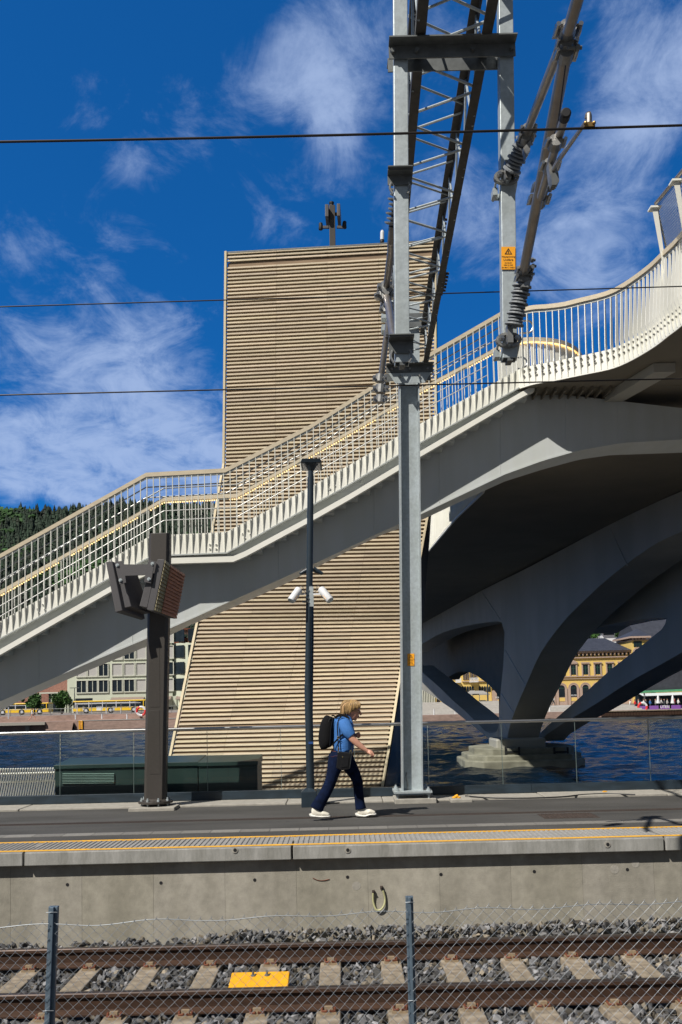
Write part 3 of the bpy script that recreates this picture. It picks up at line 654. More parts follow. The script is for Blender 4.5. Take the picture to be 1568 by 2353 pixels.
# far balusters, one lot
m = MB(); x = -100
while x < 1150:
    a = P(x, interp(FRT, x)+9, YB); zb = P(x, interp(FB, x)+55, YB).z; m.box(a.x-.006, a.x+.006, YB-.02, YB+.025, zb, a.z); x += 13.4
o = m.build('far_balusters', M['baluster'], t); o['kind'] = 'stuff'
def rods(name, offs, base, Y, rad, mt, x1):
    for d in offs:
        m = MB(); xs = sorted(set([-110] + [p[0] for p in base if -110 < p[0] < x1] + [x1])); m.tube([P(x, interp(base, x) + (d[0] + (d[1]-d[0])*max(0,min(1,x/336))), Y) for x in xs], rad, 8); m.build(name, mt, t)
rods('steel_rod', ((40,34),(66,58)), RT, YS+.12, .013, M['cast'], 1170)
rods('far_steel_rod', ((36,32),(60,54)), FRT, YB-.10, .011, M['cast'], 1120)
rods('middle_steel_rod', ((-22,-20),), FRT, YB-.10, .014, M['galvdark'], 1120)
# light strip under the far handrail
m = MB(); x = -100
while x < 1140:
    if int((x+200)/26) % 7 != 6:
        q = P(x, interp(FRT, x)+13.2, YB-.035); m.box(q.x-.012, q.x+.012, q.y-.01, q.y+.01, q.z-.011, q.z+.011)
    x += 5.2
struct(m.build('light_strip', M['led'], t), 'stuff')
# treads seen from below
x = -100
while x < 1215:
    if not (392 < x < 540):
        q = P(x, interp(SB, x), YS+.3); m = MB(); m.box(q.x-.115, q.x+.13, YS+.152, YB, q.z-.05, q.z+.06); m.box(q.x-.13, q.x-.1151, YS+.152, YB, q.z-.05, q.z+.30); m.build('tread', M['girder'], t)
    x += 27.5
for (x, y) in ((165,-0),):
    pass
c3b = crop(0, 1700, .893)
for (a, b) in ((169,825),(193,805),(174,842),(202,828),(548,592),(572,592),(941,536),(969,536),(941,556),(969,556),(1088,488),(1112,472),(1097,507),(1122,492),(1470,268),(1500,272),(1478,287)):
    q = P(*c3b(a,b), YS); m = MB(); m.tube([q+V((0,0,0)), q+V((0,-.012,0))], .022, 10); bb = m.build('bolt', M['white'], t); m = MB(); m.tube([q+V((0,-.012,0)), q+V((0,-.022,0))], .010, 8); m.build('bolt_head', M['galvdark'], bb)

# ================================================================ BRIDGE
tb = thing('bridge', tuple(P(1200,905,YS)), 'white and grey curved road bridge crossing the river above the right side', 'bridge')
def zsof(Y):
    pts = [(10,7.34),(17,7.34),(27.6,7.54),(34,7.73),(45,7.85),(57,8.0),(85,8.04),(120,8.0)]
    return interp(pts, Y)
pathpx = [(1196,889),(1228,883),(1270,876),(1338,862),(1404,848),(1448,830),(1501,799),(1535,773),(1568,747)]
path = [PZ(x, y, 7.34) for x, y in pathpx]; path[0].y = 17.0
path += [V((path[-1].x+.02, 13.2, 7.34)), V((path[-1].x-.05, 12.0, 7.34)), V((path[-1].x-.3, 10.5, 7.34))]
# resample path
def resample(pts, step):
    out = [pts[0].copy()]; acc = 0
    sp = [V(q) for q in smoothpath([tuple(p) for p in pts], 12)]
    for a, b in zip(sp[:-1], sp[1:]):
        d = (b-a).length
        if d < 1e-9: continue
        while acc + d >= step:
            f = (step-acc)/d; a = a + (b-a)*f; out.append(a.copy()); d = (b-a).length; acc = 0
            if d < 1e-9: break
        acc += d
    out.append(sp[-1]); return out
pth = resample(path, .12)
def normal(i):
    d = (pth[min(i+1,len(pth)-1)] - pth[max(i-1,0)]).normalized(); return V((d.y, -d.x, 0)) if True else None
def sweep(name, prof, mt, par, i0=0, i1=None, smooth=True):     # prof: (outward offset, z offset)
    rings = []
    for i in range(i0, i1 or len(pth)):
        n_ = normal(i); rings.append([pth[i] + n_*a + V((0,0,b + (zadd(i) if b > 1 else 0))) for a, b in prof])
    m = MB(); m.loft(rings); return m.build(name, mt, par, smooth=smooth)
def zadd(i): return .125*max(0, 1-(pth[i].x-3.3)/.9)
# normal() points outwards when it faces the camera side
n0 = normal(5)
sg = 1 if n0.y < 0 else -1
def o(a): return a*sg
sweep('deck_fascia', [(o(0),0),(o(0),.36),(o(-.02),.36),(o(-.02),0)], M['white'], tb)
sweep('wooden_handrail', [(o(.03),1.33),(o(.03),1.41),(o(-.06),1.41),(o(-.06),1.33)], M['deckrail'], tb)
sweep('handrail_underplate', [(o(.0),1.285),(o(.0),1.329),(o(-.03),1.329),(o(-.03),1.285)], M['girder'], tb)
for i in range(1, len(pth)-1):
    n_ = normal(i)*sg; q = pth[i]; d = V((-n_.y, n_.x, 0)); w_ = d*.0065; m = MB()
    k = min(1, max(0, (q.x - 3.3)/1.9)); wd = .05 + .07*k
    prof = [(-.02, 1.285), (.015, 1.285), (wd*.75, .40), (.075, .34), (.008, .03), (0.0015, .03), (0.0015, .365), (-.02+wd*.2, .40)]
    zb_ = lambda b: b + (zadd(i) if b > 1 else 0)
    m.prism([q + n_*a + V((0,0,zb_(b))) - w_ for a, b in prof], [q + n_*a + V((0,0,zb_(b))) + w_ for a, b in prof]); bl = m.build('baluster', M['white'], tb)
    if i % 2 == 0 and q.x < 5.0:
        pass
m = MB()
for i in range(1, len(pth)-1):
    n_ = normal(i)*sg; q = pth[i]
    for (a, b) in ((.035,.30),(.045,.20)): 
        c = q + n_*a + V((.012,0,b)); m.tube([c, c+V((.028,0,0))], .016, 6)
struct(m.build('baluster_bolts', M['cast'], tb), 'stuff')
# deck body
stns = [(17.05, 3.36), (19.6, 3.65), (26.8, 4.27), (31.4, 4.05), (41.4, 3.8), (43.5, 3.0), (47, 2.8), (53, 2.9), (60, 3.1), (85, 4.2), (118, 6.5)]  # left edge bulges out where hidden, shaped to shade the raking strut
m = MB(); near = [q for q in pth if q.y < 17.02]
# near part: fan between the curved edge and a straight right side
inn = [q - normal(i)*sg*.03 for i, q in enumerate(pth)]
n = len(inn); top = []; bot = []
for i, q in enumerate(inn):
    f = i/(n-1); far = V((3.36 + (16-3.36)*f, 17.05 + .0*f, 0)); 
    bot.append((V((q.x, q.y, 7.345)), V((max(q.x+.02, far.x), 17.06, 7.345)))); top.append((V((q.x, q.y, 7.44)), V((max(q.x+.02, far.x), 17.06, 7.44))))
m.loft([[b[0], b[1], t_[1], t_[0]] for b, t_ in zip(bot, top)])
e = pth[-1]; m.prism([V((e.x,e.y,7.345)), V((16,10.5,7.345)), V((16,17.06,7.345))], [V((e.x,e.y,7.44)), V((16,10.5,7.44)), V((16,17.06,7.44))])
rings = []
for Y, X in stns: rings.append([V((X, Y, zsof(Y))), V((X+12.5, Y, zsof(Y))), V((X+12.5, Y, zsof(Y)+(.1 if Y < 26 else .9))), V((X, Y, zsof(Y)+(.1 if Y < 26 else .9)))])
m2 = MB(); m2.loft(rings)
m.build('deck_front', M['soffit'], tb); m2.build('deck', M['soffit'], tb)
m = MB(); rings = [[V((X-.06, Y, zsof(Y)-.02)), V((X-.003, Y, zsof(Y)-.02)), V((X-.003, Y, zsof(Y)+2.0)), V((X-.06, Y, zsof(Y)+2.0))] for Y, X in [(25.2, 4.14)] + stns[2:]]
m.loft(rings); m.build('side_parapet', M['white'], tb)
m = MB(); Y = 25.3
while Y < 60:
    X = interp([(a, b) for a, b in stns], Y); m.box(X-.16, X-.06, Y, Y+.015, zsof(Y)+.02, zsof(Y)+2.0); Y += .3
oo = m.build('parapet_fins', M['white'], tb); oo['kind'] = 'stuff'
# cross beam and soffit ribs under the deck edge
A = [P(1501,814,15.85), P(1544,826,15.75), P(1428,917,17.35), P(1389,905,17.45)]
A = [V((a.x, a.y, 7.343)) for a in (P(1501,814,15.8), P(1552,826,15.8), P(1432,917,17.4), P(1389,905,17.4))]
m = MB(); m.prism([a+V((0,0,-.17)) for a in A], A); m.build('cross_beam', M['pier'], tb, bevel=.01)
m = MB()
for k in range(9):
    q = V((3.75+.17*k, 0, 0)); m.box(q.x, q.x+.03, 16.95+.0*k, 17.5, 7.26, 7.343)
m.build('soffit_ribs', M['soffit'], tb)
# girder that carries the stairs and turns into the first arch
GL = [(-110,1660),(0,1612),(85,1575),(205,1523),(341,1466),(450,1418),(518,1387),(640,1333),(760,1278),(860,1230),(920,1203),(967,1182),(1064,1136),(1161,1090),(1250,1058),(1332,1035),(1428,1018),(1568,1010),(1720,1012)]
GB = [(-110,1683),(0,1633),(85,1592),(205,1540),(341,1484),(450,1431),(534,1397),(660,1340),(804,1264),(880,1228),(920,1214),(967,1196),(1064,1150),(1161,1106),(1250,1078),(1332,1056),(1402,1046),(1568,1040),(1720,1040)]
GT = [(-110,1520),(0,1462),(256,1325),(395,1275),(545,1268),(708,1180),(804,1128),(921,1060),(962,1035),(1194,905),(1228,899),(1568,938),(1720,955)]
xs = [-110, -50] + list(range(0, 1721, 20)); YG = 17.44
m = MB(); rings = []
for x in xs:
    a = P(x, interp(GT,x), YG); b = P(x, interp(GL,x), YG); c = P(x, interp(GB,x), YG+1.0); rings.append([a, b, c, V((a.x, YG+1.0, a.z))])
m.loft(rings); m.build('stair_girder', M['girder'], tb, smooth=True)
m = MB(); rings = []
for x in xs:
    b = P(x, interp(GL,x), YG-.012); rings.append([b+V((0,0,.035)), b, b+V((0,.011,0)), b+V((0,.011,.035))])
m.loft(rings); m.build('girder_edge', M['girder'], tb, smooth=True)
for x in (90, 305, 560, 640, 860, 1010, 1150, 1300, 1420):
    a, b = P(x, interp(GT,x)+6, YG-.002), P(x, interp(GL,x)-1, YG-.002); m = MB(); m.tube([a, b], .005, 4); m.build('weld_seam', M['girder'], tb)
# far stair landing railing (curved)
arc = [PZ(x, y, 8.72) for x, y in ((1148,797),(1180,783),(1210,777),(1255,778),(1290,784),(1315,795),(1329,808),(1334,822),(1326,832))]
arc = [V(q) for q in smoothpath([tuple(a) for a in arc], 6)]
m = MB(); rings = [];
for i, q in enumerate(arc):
    d = (arc[min(i+1,len(arc)-1)]-arc[max(i-1,0)]).normalized(); n_ = V((d.y,-d.x,0)).normalized(); rings.append([q+n_*.045, q-n_*.045, q-n_*.045-V((0,0,.085)), q+n_*.045-V((0,0,.085))])
m.loft(rings); m.build('landing_handrail', M['deckrail'], tb)
m = MB(); mb2 = MB()
for i in range(0, len(arc)-1):
    for f in (0, .5):
        q = arc[i]*(1-f) + arc[i+1]*f; m.box(q.x-.012, q.x+.012, q.y-.06, q.y-.035, q.z-.12, q.z-.095)
    if i % 2 == 0: q = arc[i]; mb2.obox(q+V((0,0,-.7)), (.05,.02,0), (-.004,.01,0), (0,0,.6))
m.build('landing_lights', M['led'], tb); mb2.build('landing_balusters', M['white'], tb)
# bent steel end loops
for (x0,y0,x1,y1,Y) in ((1196,738,1225,764,17.6),(1190,822,1212,846,17.6)):
    m = MB(); K = smoothpath([tuple(P(a,b,Y)) for a,b in ((x0,y0),(x1-8,y0),(x1,(y0+y1)/2),(x1-8,y1),(x0,y1+1))], 6); m.tube(K, .018, 8); m.build('rail_end_loop', M['steel'], tb, smooth=True)
# mesh screen at the right edge
c7 = crop(2330, 600, .3824)
def s7(x, y, Y): return P(*c7(x,y), Y)
ts = thing('mesh_screen', tuple(s7(890,1370,15.05)), 'tall leaning white posts with steel net screen on the bridge at the right edge', 'screen')
for (a, b, wd) in (((758,600,14.5),(893,1370,14.6), .14), ((985,320,13.5),(1120,1100,13.6), .14)):
    m = MB(); A, B = s7(*a), s7(*b); m.prism([A+V((-.045,0,0)), A+V((.045,0,0)), A+V((.075,.10,0)), A+V((.0,.1,0))], [B+V((-.03,0,0)), B+V((.01,0,0)), B+V((.03,.1,0)), B+V((0,.1,0))]); p = m.build('screen_post', M['white'], ts)
    m = MB(); m.box(A.x-.07, A.x+.10, A.y-.03, A.y+.13, A.z-.012, A.z+.018); m.build('post_cap', M['white'], p)
T0, T1 = s7(770,560,14.55), s7(1180,60,12.9); B0, B1 = s7(925,1215,14.65), s7(1250,820,13.0)
m = MB(); m.tube([T0, T1], .03, 8); m.build('top_tube', M['alu'], ts)
m = MB(); nn = 36
for i in range(-nn, nn):
    for sgn in (1, -1):
        pts = []
        for k in range(0, 13):
            v = k/12; u = (i + sgn*v*14)/nn
            if 0 <= u <= 1: pts.append((T0+(T1-T0)*u)*(1-v) + (B0+(B1-B0)*u)*v)
        if len(pts) > 1: m.tube(pts, .003, 3, cap=False)
m.build('steel_net', M['cast'], ts)
m = MB()
for k in range(34):
    v = k/33; c = T0*(1-v)+B0*v; m.ball(c, .022, (1,1,1.2), 6, 4)
m.build('net_lacing', M['steel'], ts)

# ================================================================ BRIDGE PIER
c4 = crop(1500, 1800, .7844); c5 = crop(1680, 2620, .3316); c6 = crop(2150, 2440, .3699)
tp = thing('bridge_pier', tuple(PZ(1205,1762,WZ)), 'dark grey forked steel bridge pier with curved struts standing in the river', 'bridge pier')
def leaf(name, pxs, a, th, b=.05, mt='pier', smooth=False):
    A = [PP(x, y, a, b) for x, y in pxs]; B = [q + V((th,0,0)) for q in A]; m = MB(); m.prism(A, B); return m.build(name, M[mt], tp)
def curve(pp, n=5): return [tuple(q[:2]) for q in smoothpath([(a,b,0) for a,b in pp], n)]
A1 = 11.5
topC = curve([(940,1447),(967,1435),(1109,1356),(1222,1300),(1402,1205),(1568,1128),(1750,1060)],3)
lowR = curve([(1750,1150),(1568,1221),(1492,1259),(1402,1326),(1343,1380),(1294,1430),(1244,1498),(1213,1565),(1186,1628),(1170,1675),(1162,1722)],3)
lowL = [(1142,1722),(1146,1665),(1150,1597),(1157,1529),(1160,1452)] + curve([(1155,1438),(1146,1428),(1087,1435),(1019,1453),(967,1482),(940,1500)],3)
leaf('near_arch_rib', topC + lowR + lowL, A1, 1.75)
for (p, q) in ((c5(1030,-60),c5(1270,360)),(c5(985,470),c5(1130,700)),(c5(970,740),c5(1050,900)),((1402,1215),(1442,1300)),((1109,1362),(1150,1424))):
    m = MB(); m.tube([PP(p[0],p[1],A1-.012,.05), PP(q[0],q[1],A1-.012,.05)], .02, 5); m.build('weld_seam', M['girder'], tp)
E = [c5(*q) for q in ((-60,130),(12,195),(60,235),(230,385),(400,550),(560,690),(710,840),(790,920),(860,950),(925,930),(955,860),(960,1000),(955,1090),(900,1090),(780,965),(620,840),(400,660),(180,510),(60,440),(-60,380))]
leaf('near_raking_strut', E, A1, 1.75)
Fp = [(940,1490),(1019,1445),(1146,1425),(1170,1445),(1166,1600),(1160,1722),(1147,1720)] + [c5(*q) for q in ((955,500),(900,430),(800,330),(680,245),(600,212),(525,198),(440,215),(350,262),(335,300),(150,200),(-60,60))]
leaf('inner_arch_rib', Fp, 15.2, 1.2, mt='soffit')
D = [c6(*q) for q in ((-30,1390),(150,1220),(380,1020),(800,640),(1150,370),(1345,212),(1385,150),(1400,85))] + [c6(*q) for q in ((1200,92),(900,130),(690,178),(560,260),(480,180))] + [c6(*q) for q in ((900,-330),(1568,-640),(2000,-700),(2000,250))] + [c6(*q) for q in ((1568,460),(1300,610),(1080,730),(870,860),(660,1000),(480,1110),(290,1220),(100,1350),(40,1420))]
leaf('far_arch_rib', D, 13.9, 1.3)
m = MB(); q = P(1200,1700,51.0); m.box(P(1140,1700,50).x, P(1255,1700,50).x, 50.0, 52.5, P(1200,1724,50).z-.1, P(1200,1697,50).z); m.build('strut_socket', M['pier'], tp, bevel=.1)
tq = thing('pier_footing', tuple(PZ(1205,1762,WZ)), 'stepped pale stone footing of the bridge pier in the river', 'footing')
yh = lambda x: 1600 - .024*(x-784)
YF = PZ(1205, 1764, WZ).y
def tier(x0, x1, yt, yb, ins, nm):
    a, b = P(x0, 0, YF+ins).x, P(x1, 0, YF+ins).x; a = (x0-784)*(YF+ins)/F; b = (x1-784)*(YF+ins)/F; z1 = P(1205, yt, YF+ins).z; z0 = P(1205, yb, YF+ins).z - .15; c = .8
    m = MB(); y0 = YF+ins; y1 = YF+6-ins
    poly = [(a+c,y0),(b-c,y0),(b,y0+1.2),(b,y1-1.2),(b-c,y1),(a+c,y1),(a,y1-1.2),(a,y0+1.2)]
    m.prism([V((x,y,z0)) for x,y in poly], [V((x,y,z1)) for x,y in poly]); m.build(nm, M['pedestal'], tq, bevel=.06)
tier(1066,1346,1748,1775,0,'lower_course'); tier(1074,1338,1735,1750,.35,'middle_course'); tier(1088,1322,1719,1737,.7,'upper_course')
for xx in (1178, 1290):
    q = P(xx, 1728, YF+.65); m = MB()
    for dx in (-.35,.35): m.box(q.x+dx-.05, q.x+dx+.05, q.y, q.y+.06, q.z-.3, q.z+.25)
    m.box(q.x-.3, q.x+.3, q.y, q.y+.05, q.z-.05, q.z+.05); m.build('step_iron', M['black'], tq)
# ================================================================ CATENARY GANTRY
YM = 15.0
def W(x, y, Y): return P(x, y, Y)
mb_, mt_ = P(947, 1815, YM), P(940, 885, YM)
tg = thing('catenary_gantry', (mb_.x, YM, .075), 'galvanised steel mast with lattice beam reaching overhead towards the camera and two hanging square posts', 'overhead line gantry')
# H section mast
hw = .165; m = MB(); a, b = V((mb_.x, YM, .19)), V((mt_.x, YM, mt_.z+.1)); dx = b - a
def hprof(c): return [c+V((x,y,0)) for x,y in ((-hw,-.15),(-hw+.022,-.15),(-hw+.022,-.012),(hw-.022,-.012),(hw-.022,-.15),(hw,-.15),(hw,.15),(hw-.022,.15),(hw-.022,.012),(-hw+.022,.012),(-hw+.022,.15),(-hw,.15))]
m.prism(hprof(a), hprof(b)); m.build('mast', M['galv'], tg)
m = MB(); m.box(a.x-.30, a.x+.30, YM-.28, YM+.28, .155, .19); bp = m.build('base_plate', M['galv'], tg, bevel=.004)
m = MB()
for sx in (-1, 1):
    for sy in (-1, 1):
        c = V((a.x+sx*.245, YM+sy*.22, 0)); m.tube([c+V((0,0,.07)), c+V((0,0,.25))], .016, 8); m.tube([c+V((0,0,.19)), c+V((0,0,.222))], .032, 6); m.tube([c+V((0,0,.125)), c+V((0,0,.155))], .032, 6)
m.build('anchor_bolts', M['galv'], bp)
q = P(936, 1810, YM-.03); m = MB(); m.tube(smoothpath([tuple(q+V(d)) for d in ((0,0,-.1),(.01,-.02,.05),(-.01,-.02,.16),(.0,0,.24))]), .012, 6); m.build('earth_lead', M['cast'], tg)
ZT = P(940, 862, YM).z
# head frame of the mast
yb0, yb1 = YM-.19, YM+.19
xl, xr = P(888, 860, yb0).x, P(996, 860, yb0).x
m = MB()
for yy, s_ in ((yb0,1),(yb1,-1)):
    m.angle((xl, yy, ZT+.10), (xr, yy, ZT+.10), .13, .012, (0,0,-1), (0,-s_,0)); 
m.build('head_crossbeam', M['galvdark'], tg)
m = MB()
m.prism([V((xl+.03,yb0-.012,ZT-.02)),V((xr-.03,yb0-.012,ZT-.02)),V((xr-.14,yb0-.012,ZT-.20)),V((xl+.14,yb0-.012,ZT-.20))],[V((xl+.03,yb0-.002,ZT-.02)),V((xr-.03,yb0-.002,ZT-.02)),V((xr-.14,yb0-.002,ZT-.20)),V((xl+.14,yb0-.002,ZT-.20))]); m.build('gusset_plate', M['galv'], tg)
m = MB()
for f in (.12,.3,.5,.7,.88): q = V((xl+(xr-xl)*f, yb0-.012, ZT+.03-(.0 if f in(.12,.5,.88) else .12))); m.tube([q, q+V((0,-.03,0))], .02, 6)
m.build('gusset_bolts', M['cast'], tg)
# lattice beam chords
yA = 15.4
def ch(x0, y0, x1, y1, Y1):   # far end at mast, near end where it leaves the picture, extended
    a = P(x1, y1, Y1); return a
LLf, LRf = P(895, 848, 15.0), P(982, 848, 15.0)
zL = LLf.z; 
LLn = PZ(950, 0, zL); LRn = PZ(1157, 0, zL)
def ext(f, n, k=1.55): return f + (n-f)*k
dirn = ((LLn-LLf)+(LRn-LRf)).normalized()
wd = (LRf-LLf).length
LRn = LLn + (LRf-LLf)
LL0, LL1 = LLf - dirn*.35, LLf + dirn*14.5
LR0, LR1 = LL0 + (LRf-LLf), LL1 + (LRf-LLf)
H = V((0,0,.72)); UL0, UL1, UR0, UR1 = LL0+H, LL1+H, LR0+H, LR1+H
cw = .085
for nm, a, b, u, v in (('lower_chord', LL0, LL1, (1,0,0), (0,0,1)), ('lower_chord', LR0, LR1, (-1,0,0), (0,0,1)), ('upper_chord', UL0, UL1, (1,0,0), (0,0,-1)), ('upper_chord', UR0, UR1, (-1,0,0), (0,0,-1))):
    m = MB(); m.angle(a, b, cw, .010, u, v); m.build(nm, M['chord'], tg)
npan = 17; L_ = (LL1-LL0).length
def lat(a0, a1, b0, b1, off, name, ph):
    for k in range(npan):
        f0 = (k+.08)/npan; f1 = (k+.5)/npan; f2 = (k+.92)/npan
        p = a0+(a1-a0)*f0 + off; q = b0+(b1-b0)*f1 + off; r_ = a0+(a1-a0)*f2 + off
        m = MB(); m.tube([p, q], .0125, 6); m.build(name, M['galv'], tg)
        m = MB(); m.tube([q, r_], .0125, 6); m.build(name, M['galv'], tg)
lat(LL0, LL1, LR0, LR1, V((0,0,.016)), 'lower_lacing', 0)
lat(UR0, UR1, UL0, UL1, V((0,0,-.016)), 'upper_lacing', 0)
lat(LR0, LR1, UR0, UR1, V((-.016,0,0)), 'side_lacing', 0)
m = MB()
for k in range(npan):
    for f0, f1, f2 in (((k+.08)/npan, (k+.5)/npan, (k+.92)/npan),):
        o_ = V((.016,0,0)); p = UL0+(UL1-UL0)*f0+o_; q = LL0+(LL1-LL0)*f1+o_; r_ = UL0+(UL1-UL0)*f2+o_; m.tube([p,q,r_], .0125, 6)
oo = m.build('far_side_lacing', M['galv'], tg); oo['kind'] = 'stuff'
# splice in the chords with bolts
for (A0, A1) in ((LR0, LR1), (UR0, UR1)):
    f = .235; q = A0 + (A1-A0)*f; m = MB(); m.obox(q+V((.006,0,.04)), (.006,0,0), dirn*.30, (0,0,.05)); s_ = m.build('splice_plate', M['chord'], tg)
    m = MB()
    for k in range(6): c = q + dirn*(-.25+.1*k) + V((.012,0,.04)); m.tube([c, c+V((.04,0,0))], .017, 6)
    m.build('splice_bolts', M['chord'], s_)
# drop posts: square hollow tubes
YD = 7.4
def droppost(xt, xb, yb, label=None):
    a, b = P(xt, -260, YD), P(xb, yb, YD); s_ = .059; m = MB()
    o1 = [V((-s_,-s_,0)),V((s_,-s_,0)),V((s_,s_,0)),V((-s_,s_,0))]; i_ = .049; o2 = [V((-i_,-i_,0)),V((i_,-i_,0)),V((i_,i_,0)),V((-i_,i_,0))]
    m.add([a+q for q in o1]+[b+q for q in o1]+[b+q for q in o2]+[b+q+V((0,0,.3)) for q in o2],
          [(0,1,2,3)]+[(i,(i+1)%4,4+(i+1)%4,4+i) for i in range(4)]+[(4+i,4+(i+1)%4,8+(i+1)%4,8+i) for i in range(4)]+[(8+i,8+(i+1)%4,12+(i+1)%4,12+i) for i in range(4)]+[(15,14,13,12)])
    dp = m.build('drop_post', M['galv'], tg, bevel=.006)
    m = MB(); m.obox(b+V((0,-.0,-.01)), (.022,0,0), (0,.058,0), (0,0,.012)); m.build('end_lug', M['galvdark'], dp)
    return a, b
Pl = droppost(918, 924, 838); Pr = droppost(1157, 1170, 828)
dL, dR = P(903, 100, YD).x, P(1178, 100, YD).x
def crossbeam(y0, y1, x0, x1, Y, name, mt='galvdark', h=None):
    a, b = P(x0, y0, Y), P(x1, y1, Y); m = MB(); m.angle(a, b, .13, .011, (0,0,-1), (0,-1,0)); m.tube
    return m.build(name, M[mt], tg)
zc = P(1040, 80, YD-.08).z
xl_, xr_ = P(893, 100, YD-.08).x, P(1184, 100, YD-.08).x
for yy, s_ in ((YD-.075, -1), (YD+.075, 1)):
    for (zz0, up_) in ((zL-.005, -1), (zL+.73, 1)):
        m = MB(); m.angle((xl_, yy, zz0), (xr_, yy, zz0), .12, .012, (0,0,up_), (0,s_,0)); m.build('clamp_crossbeam', M['galvdark'], tg)
# second pair just behind, lit plate
m = MB()
for f in (.03,.22,.66,.97):
    for yy in (YD-.09,): q = V((xl_+(xr_-xl_)*f, yy, zL-.07)); m.tube([q+V((0,.01,0)), q+V((0,-.03,0))], .02, 6)
m.build('clamp_bolts', M['galvdark'], tg)
# collars on the posts
def collar(x, y, Y, w0, h0, name='collar'):
    c = P(x, y, Y-.07); m = MB(); m.angle((c.x-w0/2, Y-.066, c.z+h0/2), (c.x+w0/2, Y-.066, c.z+h0/2), h0, .010, (0,0,-1), (0,-1,0)); m.box(c.x-w0/2, c.x+w0/2, Y-.19, Y-.066, c.z+h0/2, c.z+h0/2+.008)
    o_ = m.build(name, M['galvdark'], tg); m = MB(); m.tube(smoothpath([(c.x-w0*.35,Y-.08,c.z-.03),(c.x-w0*.42,Y-.08,c.z-h0/2-.03),(c.x-w0*.30,Y-.08,c.z-h0/2-.08)]), .010, 6); m.build('hook_bolt', M['cast'], o_)
    m = MB(); m.tube(smoothpath([(c.x+w0*.35,Y-.08,c.z-.03),(c.x+w0*.42,Y-.08,c.z-h0/2-.03),(c.x+w0*.30,Y-.08,c.z-h0/2-.08)]), .010, 6); m.build('hook_bolt', M['cast'], o_)
collar(919, 413, YD, .20, .09); collar(922, 797, YD, .20, .11)
# warning signs
def sign(x0, y0, x1, y1, Y, par, lines, lab):
    a, b, c, d = P(x0,y0,Y), P(x1,y0,Y), P(x1,y1,Y), P(x0,y1,Y); ux = (b-a).normalized(); uy = (a-d).normalized(); n_ = V((0,-1,0)); w_ = (b-a).length; h_ = (a-d).length; ctr = (a+c)/2
    m = MB(); m.prism([a,b,c,d], [q+V((0,.003,0)) for q in (a,b,c,d)]); s_ = m.build('warning_sign', M['sign'], par)
    s_['label'] = lab
    def pt(u, v): return ctr + ux*(u*w_) + uy*(v*h_) + V((0,-.0015,0))
    m = MB(); T = [pt(0,.44), pt(.27,.17), pt(-.27,.17)]; I = [pt(0,.375), pt(.19,.195), pt(-.19,.195)]
    for i in range(3): j = (i+1)%3; m.prism([T[i],T[j],I[j],I[i]], [q+V((0,-.001,0)) for q in (T[i],T[j],I[j],I[i])])
    Z = [pt(.03,.34), pt(-.05,.26), pt(0,.26), pt(-.02,.20), pt(.06,.28), pt(.01,.28)]; m.prism(Z, [q+V((0,-.001,0)) for q in Z]); m.build('warning_symbol', M['ink'], s_)
    vs = [(.055,.105),(-.09,.13),(-.215,.085),(-.315,.085),(-.42,.08)]
    for (v, hh), ln in zip(vs, lines): text(ln, hh*h_*1.05, pt(0, v-.03), ux, uy, M['ink'], s_, bold=.004)
sign(1152.5, 567, 1184.5, 619, YD-.068, tg, ['Høyspenning','Livsfare','52-60-01','KM 52.942','EH-MAS-104851'], 'orange high voltage warning sign on the right hanging post')
sign(936.5, 1502, 952.5, 1530, YM-.02, tg, ['Høyspenning','Livsfare','52-60-01','KM 52.942','EH-MAS-104850'], 'small orange high voltage warning sign on the mast')

# ================================================================ CANTILEVERS
def insulator(par, a, b, n, r0, big=None):
    a, b = V(a), V(b); d = b-a; m = MB(); pts = []; rs = []
    core = .024
    m.tube([a, b], core, 10)
    for k in range(n):
        c = a + d*((k+.6)/n*.94+.02); u = d.normalized(); rad = r0*(1.0 if (k % 3 == 0 or k == n-1) else .80)
        m.tube([c-u*.004, c, c+u*.012, c+u*.026], [core, rad, rad*.96, core], 20)
    return m.build('insulator', M['insul'], par)
def clamp(par, c, r, d=(0,0,1), n=(1,0,0), mt='cast'):
    c = V(c); d = V(d).normalized(); m = MB(); m.tube([c-d*r*.8, c+d*r*.8], r, 12); n = V(n).normalized()
    o_ = m.build('clamp', M[mt], par)
    for s_ in (-1, 1):
        m = MB(); m.tube([c+n*s_*r*1.25-V((0,r*1.3,0)), c+n*s_*r*1.25+V((0,r*.6,0))], r*.28, 8); m.obox(c+n*s_*r*1.1, n*r*.45, V((0,r*.55,0)), d*r*.55); m.build('clamp_bolt', M['steel'], o_)
    return o_
